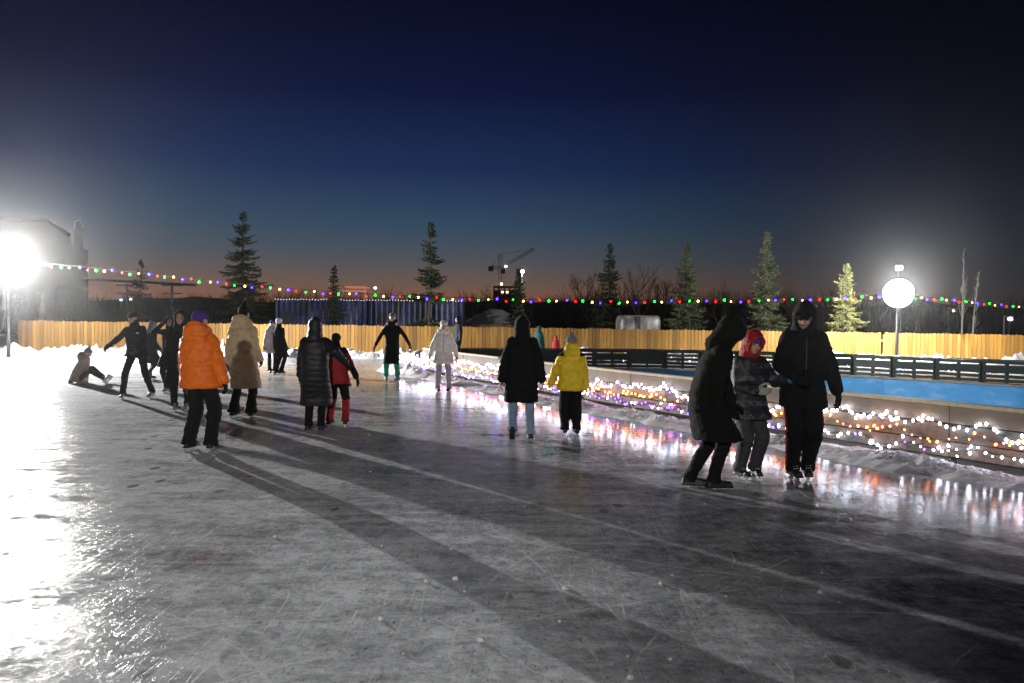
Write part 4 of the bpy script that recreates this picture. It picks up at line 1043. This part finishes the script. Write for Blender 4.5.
spruce('broad olive spruce between the white container and the bending adult', 687, 243, 44, 70, NEEDM, seed=8, gap=.36, dens=.75)
spruce('slender tall olive spruce between the bending adult and the hooded man', 767, 231, 42, 60, NEEDM, seed=9, gap=.34, dens=.72)
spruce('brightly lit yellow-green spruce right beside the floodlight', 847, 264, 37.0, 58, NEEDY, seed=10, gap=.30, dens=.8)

def bare(g, p, d, L, r, depth, spread=.5):
    q = p + d * L; g.add(*cone(p, q, r, r * .62))
    if depth == 0: return
    for k in range(random.choice((2, 3)) if depth > 1 else 3):
        ax = V((ru(-1, 1), ru(-1, 1), ru(-.3, 1))).normalized(); nd = (d + ax * spread * ru(.5, 1.2)).normalized()
        bare(g, p.lerp(q, ru(.55, 1.0)), nd, L * ru(.6, .85), r * .6, depth - 1, spread)
def cone(a, b, ra, rb):
    d = (b - a).normalized(); up = V((0, 0, 1)) if abs(d.z) < .9 else V((0, 1, 0)); x = d.cross(up).normalized(); y = x.cross(d)
    vs = [c + (x * cos(t) + y * sin(t)) * r for c, r in ((a, ra), (b, rb)) for t in (0, 2.1, 4.2)]
    return vs, [(0, 1, 4, 3), (1, 2, 5, 4), (2, 0, 3, 5)]
def bare_tree(label, px, top, Y, spread=.5, bark=None, depth=5, seed=1, name='bare_tree', f=.34, r=.09):
    random.seed(seed); p = at(px, top, Y); root = empty(name, (p.x, p.y, 0)); tag(root, label, 'tree'); Ht = p.z
    g = G(); g.tube([(0, 0, -.1), (.03, 0, Ht * f)], [r, r * .8], 7); build(g, 'trunk', bark or BARK, root)
    g = G()
    for k in range(4 if spread > .3 else 2): bare(g, V((.03, 0, Ht * f * ru(.7, 1))), V((ru(-spread, spread), ru(-spread, spread), 1)).normalized(), Ht * ru(.2, .26), r * .6, depth, spread)
    build(g, 'crown', bark or BARK, root)
bare_tree('bushy bare tree with fine twigs close to the left of the dim spruce', 590, 262, 54, .6, seed=31)
bare_tree('broad bare tree with fine twigs between the dim and the olive spruce', 640, 262, 56, .65, seed=32)
bare_tree('bare tree with fine twigs crowding the left of the olive spruce', 660, 262, 58, .6, seed=33)
bare_tree('bare tree behind the bending adult hood, right of the olive spruce', 722, 280, 56, .6, seed=34)
bare_tree('bare tree behind the hooded man close to the slender olive spruce', 797, 284, 56, .6, seed=36)
def birch(label, px, top, Y, seed, tilt):
    random.seed(seed); p = at(px, top, Y); root = empty('birch_tree', (p.x, p.y, 0)); tag(root, label, 'tree'); Ht = p.z
    pts = [V((tilt * t * t * Ht, 0, t * Ht)) for t in [i / 8 for i in range(9)]]
    g = G(); g.tube(pts, [.055 * (1 - i / 9) + .008 for i in range(9)], 6); build(g, 'trunk', BIRCH, root)
    g = G()
    for k in range(26):
        t = ru(.3, .98); q = V((tilt * t * t * Ht, 0, t * Ht)); bare(g, q, V((ru(-.6, .6), ru(-.6, .6), 1.1)).normalized(), Ht * .07 * (1.3 - t), .014, 2, .4)
    build(g, 'crown', BIRCH, root)
birch('straight thin pale birch, the nearer to the floodlight of the two birches', 964, 250, 41, 41, .0)
birch('thin pale birch leaning slightly right, the farther from the floodlight of the two birches', 974, 272, 41, 42, .06)

# thicket: far mass of bare scrub
random.seed(51); g = G()
for k in range(1500):
    Y = ru(56, 92); px = ru(-40, 1064); top = random.gauss(297, 5) + (8 if px > 880 else 0)
    if 495 < px < 560: top = max(top, 299)
    if 85 < px < 220: top = max(top, 295)
    p = at(px, max(top, 286), Y); q = V((p.x, p.y, 0)); Ht = p.z * ru(.55, 1.0)
    for j in range(3): bare(g, q + V((ru(-.3, .3), 0, Ht * .1)), V((ru(-.35, .35), ru(-.3, .3), 1)).normalized(), Ht * .42, .035, 3, .45)
tag(build(g, 'thicket', SCRUB), 'mass of bare scrub and young trees behind the fence', 'thicket', kind='stuff')

# big building -------------------------------------------------------
m, nt, b = mat('grey_render'); co = coords(nt)
br = N(nt, 'ShaderNodeTexBrick', i_Scale=1.0); br.inputs['Color1'].default_value = (.07, .075, .085, 1); br.inputs['Color2'].default_value = (.055, .06, .07, 1); br.inputs['Mortar'].default_value = (.04, .04, .045, 1)
br.inputs['Brick Width'].default_value = 3.0; br.inputs['Row Height'].default_value = 1.5; br.inputs['Mortar Size'].default_value = .02
cr = nt.nodes.new('ShaderNodeSeparateXYZ'); nt.links.new(co, cr.inputs[0]); cb = nt.nodes.new('ShaderNodeCombineXYZ'); nt.links.new(cr.outputs[0], cb.inputs[0]); nt.links.new(cr.outputs[2], cb.inputs[1]); nt.links.new(cb.outputs[0], br.inputs['Vector'])
nt.links.new(mixc(nt, tex(nt, co, .5, 5), br.outputs[0], (.08, .085, .095)), b.inputs['Base Color']); b.inputs['Roughness'].default_value = .85
WALL = m
YB = 75; bl = at(-120, 300, YB).x; pa = at(48, 221, YB); pb = at(70, 236, YB); pc = at(72, 249, YB); pd_ = at(88, 250, YB)
bld = empty('industrial_building', (pa.x, YB, 0)); tag(bld, 'large grey windowless building with stepped sloping roofline behind the left floodlight', 'building')
ox = pa.x
prof = [(bl - ox, -.1), (pd_.x - ox, -.1), (pd_.x - ox, pd_.z), (pc.x - ox, pc.z + .3), (pb.x - ox, pb.z), (0, pa.z), (bl - ox, pa.z + .4)]
g = G(); n = len(prof); g.add([(x, 0, z) for x, z in prof] + [(x - 16, 26, z) for x, z in prof], [tuple(range(n)), tuple(range(2 * n - 1, n - 1, -1))] + [(i, i + n, (i + 1) % n + n, (i + 1) % n) for i in range(n)]); build(g, 'wall', WALL, bld)
g = G(); g.bar((bl - ox, -.1, pa.z + .35), (.1, -.1, pa.z + .05), .3, .3); g.bar((.1, -.1, pa.z + .0), (pb.x - ox, -.1, pb.z + .05), .3, .3); build(g, 'roof_edge', plain('roof_sheet', (.03, .03, .035), .8), bld)
g = G(); q = at(71.5, 229, YB); g.box((q.x - ox, 1.2, q.z - 1), (.55, .55, 2.2)); build(g, 'chimney', WALL, bld)
g = G(); q = at(63, 219, YB); g.tube([(q.x - ox, 2, q.z - 2.6), (q.x - ox, 2, q.z), (q.x - ox + .5, 2, q.z + .15), (q.x - ox + .8, 2, q.z - .5)], .06, 5); build(g, 'vent_pipe', GALV, bld)
for k, wx in enumerate((-14, -9.5, -5)):
    g = G(); g.box((wx, -.03, 6.2), (2.2, .08, 1.4)); build(g, 'window', plain('dark_glass', (.02, .025, .03), .15), bld)
g = G(); zz = at(40, 318, YB).z + .6; g.box(((bl - ox + pd_.x - ox) / 2, -2.5, zz / 2 + 1), (abs(bl - pd_.x), 5, zz + 2.4)); build(g, 'annex', WALL, bld)
# pipe bridge
YP = 70; a = at(84, 279, YP); c = at(196, 285, YP); pbg = empty('pipe_bridge', (a.x, YP, 0)); tag(pbg, 'overhead pipe carried on posts beside the big building', 'pipe bridge')
g = G(); g.tube([(0, 0, a.z), (c.x - a.x, 0, c.z)], .11, 8); build(g, 'pipe', GALV, pbg)
for px in (127, 172):
    q = at(px, 283, YP); g = G(); g.tube([(q.x - a.x, 0, 0), (q.x - a.x, 0, q.z)], .10, 6); g.bar((q.x - a.x - .9, 0, q.z - .2), (q.x - a.x + .9, 0, q.z - .2), .12, .15); g.bar((q.x - a.x - .9, 0, q.z - .9), (q.x - a.x + .9, 0, q.z - .9), .1, .1); build(g, 'post', GALV, pbg)
# white post
p = at(41, 294, 38); pr = empty('concrete_post', (p.x, p.y, 0)); tag(pr, 'short pale concrete post behind the left end of the fence', 'post')
g = G(); g.tube([(0, 0, 0), (0, 0, p.z)], [.11, .10], 10); build(g, 'shaft', plain('pale_concrete', (.5, .5, .48), .8), pr); g = G(); g.tube([(0, 0, p.z), (0, 0, p.z + .06)], [.15, .14], 10); build(g, 'cap', plain('pale_concrete', (.5, .5, .48), .8), pr)
# blue container with icicle lights
m, nt, b = mat('blue_corrugated_paint'); co = coords(nt)
nt.links.new(ramp(nt, tex(nt, coords(nt, scale=(1, 1, .6)), .9, 6, .7, .8), [(.42, (.002, .003, .015)), (.52, (.010, .018, .13)), (.60, (.08, .095, .19))]).outputs[0], b.inputs['Base Color']); b.inputs['Roughness'].default_value = .5
BLUEC = m; YC = 41
def container(label, x0, x1, top, Y, mt, depth=2.4, pitch_=.28):
    a = at(x0, top, Y); c = at(x1, top, Y); root = empty('container', (a.x, Y, 0)); tag(root, label, 'container'); Wd = c.x - a.x; h = a.z
    g = G(); n = int(Wd / pitch_) * 4; pts = []
    for k in range(n + 1):
        ph = k % 4; pts.append((Wd * k / n, 0 if ph in (0, 1) else .05))
    g.add([(x, y, .1) for x, y in pts] + [(x, y, h - .1) for x, y in pts], [(i, i + 1, i + n + 2, i + n + 1) for i in range(n)])
    g.add([(0, .06, .1), (0, depth, .1), (Wd, depth, .1), (Wd, .06, .1), (0, .06, h - .08), (0, depth, h - .08), (Wd, depth, h - .08), (Wd, .06, h - .08)], [(0, 1, 5, 4), (1, 2, 6, 5), (2, 3, 7, 6)])
    build(g, 'wall', mt, root)
    g = G(); g.box((Wd / 2, depth / 2, h - .04), (Wd + .06, depth + .1, .08)); build(g, 'roof', mt, root)
    g = G(); g.box((.05, .0, h / 2), (.12, .12, h - .16)); g.box((Wd - .05, 0, h / 2), (.12, .12, h - .16)); g.box((Wd / 2, 0, .06), (Wd, .1, .12)); build(g, 'frame', mt, root)
    return root, a, c
ct1, a, c = container('long dark blue corrugated container with a row of tiny lights along its roof edge', 276, 366, 299, YC, BLUEC)
ct2, a2, c2 = container('dark blue corrugated container right of the light-edged one, behind the person in green trousers', 369, 462, 299.5, YC + .3, BLUEC)
root = empty('fairy_light_string', (a.x, YC - .1, a.z)); tag(root, 'row of tiny white lights along the roof edge of the blue containers', 'fairy lights'); wr_ = []; pts = []
n = 66
for k in range(n):
    q = V((a.x + (c2.x - a.x) * k / (n - 1), YC - .12, a.z + .02 + ru(-.02, .02))); wr_.append(q - V(root.location)); pts.append(q + V((0, -.02, -.03)))
g = G(); g.tube(wr_, .003, 4); build(g, 'wire', WIRE, root)
me = ico(.014, 'bulb'); me.materials.append(emis('tiny_white_bulb', (1, .95, .9), 5))
for q in pts: o = bpy.data.objects.new('bulb', me); COL.objects.link(o); o.parent = root; o.location = q - V(root.location)
# snow covered shed roof
sr = at(492, 309, 46); root = empty('shed', (sr.x, 46, 0)); tag(root, 'low shed with pale snow-covered roof behind the fence near the crane', 'shed'); wl = at(465, 322, 46).x - sr.x; wr2 = at(524, 322, 46).x - sr.x; ze = at(465, 323, 46).z
g = G(); g.add([(wl, 0, -.05), (wr2, 0, -.05), (wr2, 0, ze), (wl, 0, ze), (wl, 4, -.05), (wr2, 4, -.05), (wr2, 4, ze), (wl, 4, ze)], [(0, 1, 2, 3), (5, 4, 7, 6), (0, 3, 7, 4), (1, 5, 6, 2)]); build(g, 'wall', POSTW, root)
g = G(); pr_ = [(wl - .2, ze - .02), (wl * .55, ze + (sr.z - ze) * .6), (0, sr.z), (wr2 * .3, sr.z - .04), (wr2 * .75, ze + (sr.z - ze) * .4), (wr2 + .2, ze - .02)]; n = 6
g.add([(x, -.2, z) for x, z in pr_] + [(x, 4.2, z + .05) for x, z in pr_], [tuple(range(n)), tuple(range(2 * n - 1, n - 1, -1))] + [(i, i + n, (i + 1) % n + n, (i + 1) % n) for i in range(n)]); build(g, 'roof', snowmat('roof_snow', (.14, .135, .13)), root)
# pale cabin
a = at(620, 315, 38.5); c = at(662, 316.5, 38.5); root = empty('site_cabin', ((a.x + c.x) / 2, 38.5, 0)); tag(root, 'pale round-cornered cabin with a dark upright bar peeping over the fence', 'cabin'); w = (c.x - a.x) / 2; h = a.z
g = G(); g.loft([(V((0, 1, z)), w * k, 1.0 * k) for z, k in ((.1, 1), (h * .86, 1), (h * .95, .975), (h * .985, .92), (h, .8))], None, 32, sq=.35)
m, nt, b = mat('stained_white_paint'); co = coords(nt); nt.links.new(ramp(nt, tex(nt, co, 1.6, 5, .65), [(.40, (.03, .03, .03)), (.62, (.17, .17, .165))]).outputs[0], b.inputs['Base Color']); build(g, 'body', m, root, True)
g = G(); g.bar((-.1, -.05, 0), (-.1, -.05, h * .97), .12, .08); build(g, 'upright_bar', SCRUB, root)

# crane and unfinished block
YK = 260; CRM = plain('crane_steel', (.16, .13, .08), .6)
base = at(500, 296, YK); topk = at(500, 254, YK); cr = empty('tower_crane', (base.x, YK, 0)); tag(cr, 'tower crane with raised jib over the unfinished block on the horizon', 'crane')
def lattice(g, A, B, w, n, r=.12):
    A = V(A); B = V(B); d = (B - A).normalized(); up = V((0, 1, 0)) if abs(d.y) < .9 else V((1, 0, 0)); x = d.cross(up).normalized() * w / 2; y = x.normalized().cross(d) * w / 2
    cs = [x + y, x - y, -x - y, -x + y]
    for q in cs: g.bar(A + q, B + q, r, r)
    for k in range(n):
        p = A.lerp(B, k / n); q = A.lerp(B, (k + 1) / n)
        for j in range(4): g.bar(p + cs[j], q + cs[(j + 1) % 4], r * .7, r * .7)
zj = at(500, 268, YK).z; g = G(); lattice(g, (0, 0, 0), (0, 0, topk.z), 1.1, 22); build(g, 'mast', CRM, cr)
je = at(534, 249, YK); jb = at(494, 267, YK); g = G(); lattice(g, (0, 0, zj), (je.x - base.x, 0, je.z), .8, 14, .1); build(g, 'jib', CRM, cr)
g = G(); lattice(g, (0, 0, zj), (jb.x - base.x - 1, 0, jb.z), .8, 4, .1); g.box((jb.x - base.x - 1, 0, jb.z - .6), (1.6, 1.6, 1.6)); build(g, 'counterweight', CRM, cr)
g = G(); g.bar((0, 0, topk.z), (je.x - base.x, 0, je.z), .08, .08); g.bar((0, 0, topk.z), (jb.x - base.x - 1, 0, jb.z), .08, .08); build(g, 'stay', CRM, cr)
g = G(); g.box((.9, -.6, zj - 1), (1.3, 1.3, 1.7)); build(g, 'cab', CRM, cr)
for px, py in ((506, 266.5), (501.5, 284)):
    q = at(px, py, YK - 1.2); g = G(); g.ell(q - V((base.x, YK, 0)), (.32, .32, .32), None, 8, 6); build(g, 'work_lamp', emis('crane_lamp', (1, .8, .6), 25), cr)
ub = at(494, 286, YK - 6); ue = at(520, 286, YK - 6); blk = empty('unfinished_block', (ub.x, YK - 6, 0)); tag(blk, 'unfinished concrete block with a few lit openings under the crane', 'building')
Wd = ue.x - ub.x; g = G(); CONC = plain('dark_concrete', (.10, .09, .085), .9)
nf = 3; hz = ub.z
g.box((Wd / 2, 4, hz / 2 - .6), (Wd, 7.6, hz - 1.4))
for k in range(nf + 1): g.box((Wd / 2, 3.9, hz - k * 2.9 - .15), (Wd + .5, 8.6, .3))
for k in range(6): g.box((Wd * k / 5, -.1, hz - 4.5), (.4, .4, 8.6))
build(g, 'frame', CONC, blk)
for k in (1, 2): g = G(); g.box((1.2 + 1.5 * k, -.05, hz - 1.9), (.6, .15, .5)); build(g, 'window', emis('site_light', (1, .62, .3), 8), blk)
# street lamps and far lights
def street_lamp(label, px, py, Y, col, st, r=.16):
    p = at(px, py, Y); root = empty('street_lamp', (p.x, p.y, 0)); tag(root, label, 'street lamp')
    g = G(); g.tube([(.0, 0, 0), (0, 0, p.z - .2), (0.02, 0, p.z + .22)], [.09, .06, .05], 6); build(g, 'pole', GALV, root)
    g = G(); g.bar((0, 0, p.z + .22), (0, -.7, p.z + .22), .08, .06); g.box((0, -.7, p.z + .16), (.3, .5, .09)); build(g, 'lamp_head', GALV, root)
    g = G(); g.ell((0, -.75, p.z), (r, r, r * .8), None, 10, 7); build(g, 'lamp_glass', emis('street_lamp_glass', col, st), root); return p
sp = street_lamp('tall street lamp shining bright white near the crane', 522, 272, 80, (1, .92, .85), 160, .2)
street_lamp('dim bluish street lamp under the overhead pipe', 124, 300, 105, (.25, .35, 1), 8, .22)
street_lamp('small whitish street lamp beneath the small spruce by the pipe', 133, 299.5, 110, (.8, .85, 1), 10, .2)
street_lamp('violet-white street lamp far off near the birches', 1004, 319, 60, (.85, .7, 1), 25, .16)
street_lamp('small warm street lamp between floodlight and birches', 948, 311, 60, (.9, 1, .8), 8, .09)
street_lamp('tiny white street lamp above the blue containers', 376, 288, 150, (.9, .95, 1), 14, .25)
a = at(343, 291, 170); c = at(367, 291, 170); sg = empty('lit_canopy', (a.x, 170, 0)); tag(sg, 'distant canopy edged in glowing orange light above the blue containers', 'canopy')
Wd = c.x - a.x; g = G(); g.box((Wd / 2, 3, a.z / 2 - 1.2), (Wd, 6, a.z - 1)); build(g, 'wall', CONC, sg)
g = G(); g.box((Wd / 2, 2.5, a.z + .9), (Wd * .8, 6.5, .25)); g.box((Wd * .94, -.4, a.z - .9), (.25, .3, 2.6)); g.box((Wd / 2, -.5, a.z), (Wd, .2, .35)); build(g, 'light_band', emis('orange_tube', (1, .40, .22), .45), sg)

# ------------------------------------------------------------------ sky and added haze
w = bpy.data.worlds.new('World'); scene.world = w; w.use_nodes = True; nt = w.node_tree; bg = nt.nodes['Background']
tc = nt.nodes.new('ShaderNodeTexCoord'); sp_ = nt.nodes.new('ShaderNodeSeparateXYZ'); nt.links.new(tc.outputs['Generated'], sp_.inputs[0])
def rampc(src, stops):
    r = nt.nodes.new('ShaderNodeValToRGB'); nt.links.new(src, r.inputs[0]); e = r.color_ramp.elements
    while len(e) < len(stops): e.new(.5)
    lin = lambda v: (v / 255 / 12.92) if v <= 10 else ((v / 255 + .055) / 1.055) ** 2.4
    for i, (p, c) in enumerate(stops): e[i].position = p; e[i].color = (*[lin(q) for q in c], 1)
    return r.outputs[0]
z = sp_.outputs[2]
glow = rampc(z, [(0.0, (152, 94, 62)), (.022, (140, 94, 70)), (.045, (110, 90, 80)), (.075, (78, 84, 92)), (.115, (52, 74, 96)), (.18, (28, 46, 84)), (.27, (14, 22, 56)), (.36, (8, 13, 36)), (.6, (4, 7, 20))])
dark = rampc(z, [(0.0, (50, 40, 38)), (.03, (44, 40, 42)), (.07, (32, 36, 44)), (.115, (20, 26, 40)), (.18, (10, 14, 32)), (.27, (6, 7, 20)), (.38, (3, 4, 11)), (.6, (2, 3, 8))])
ang = mth(nt, 'ARCTAN2', sp_.outputs[0], sp_.outputs[1])           # 0 straight ahead, + to the right
d = mth(nt, 'ABSOLUTE', mth(nt, 'ADD', ang, .22))
mr = N(nt, 'ShaderNodeMapRange'); mr.interpolation_type = 'SMOOTHSTEP'; nt.links.new(d, mr.inputs[0]); mr.inputs[1].default_value = .10; mr.inputs[2].default_value = .80; mr.inputs[3].default_value = 0; mr.inputs[4].default_value = 1
nt.links.new(mixc(nt, mr.outputs[0], glow, dark), bg.inputs['Color']); bg.inputs['Strength'].default_value = 1.0

m = bpy.data.materials.new('frosty_air'); m.use_nodes = True; nt = m.node_tree; nt.nodes.remove(nt.nodes['Principled BSDF'])  # haze volume added to stand in for lens bloom round the lamps
pv = nt.nodes.new('ShaderNodeVolumePrincipled'); pv.inputs['Density'].default_value = .00022; pv.inputs['Anisotropy'].default_value = .925; pv.inputs['Color'].default_value = (.95, .97, 1, 1)
nt.links.new(pv.outputs[0], nt.nodes['Material Output'].inputs['Volume'])
g = G(); g.box((0, 1790, 16), (5200, 4500, 40)); tag(build(g, 'haze', m), 'thin frosty air glowing round the floodlights', 'haze', kind='stuff')

scene.view_settings.view_transform = 'Standard'; scene.view_settings.look = 'None'; scene.view_settings.gamma = 1; scene.view_settings.exposure = 0
scene.cycles.use_denoising = True; scene.cycles.denoiser = 'OPENIMAGEDENOISE'
scene.cycles.max_bounces = 5; scene.cycles.diffuse_bounces = 2; scene.cycles.glossy_bounces = 3; scene.cycles.volume_bounces = 0; scene.cycles.transparent_max_bounces = 4
scene.cycles.sample_clamp_indirect = 2.0; scene.cycles.sample_clamp_direct = 0; scene.cycles.use_light_tree = True; scene.cycles.caustics_reflective = True
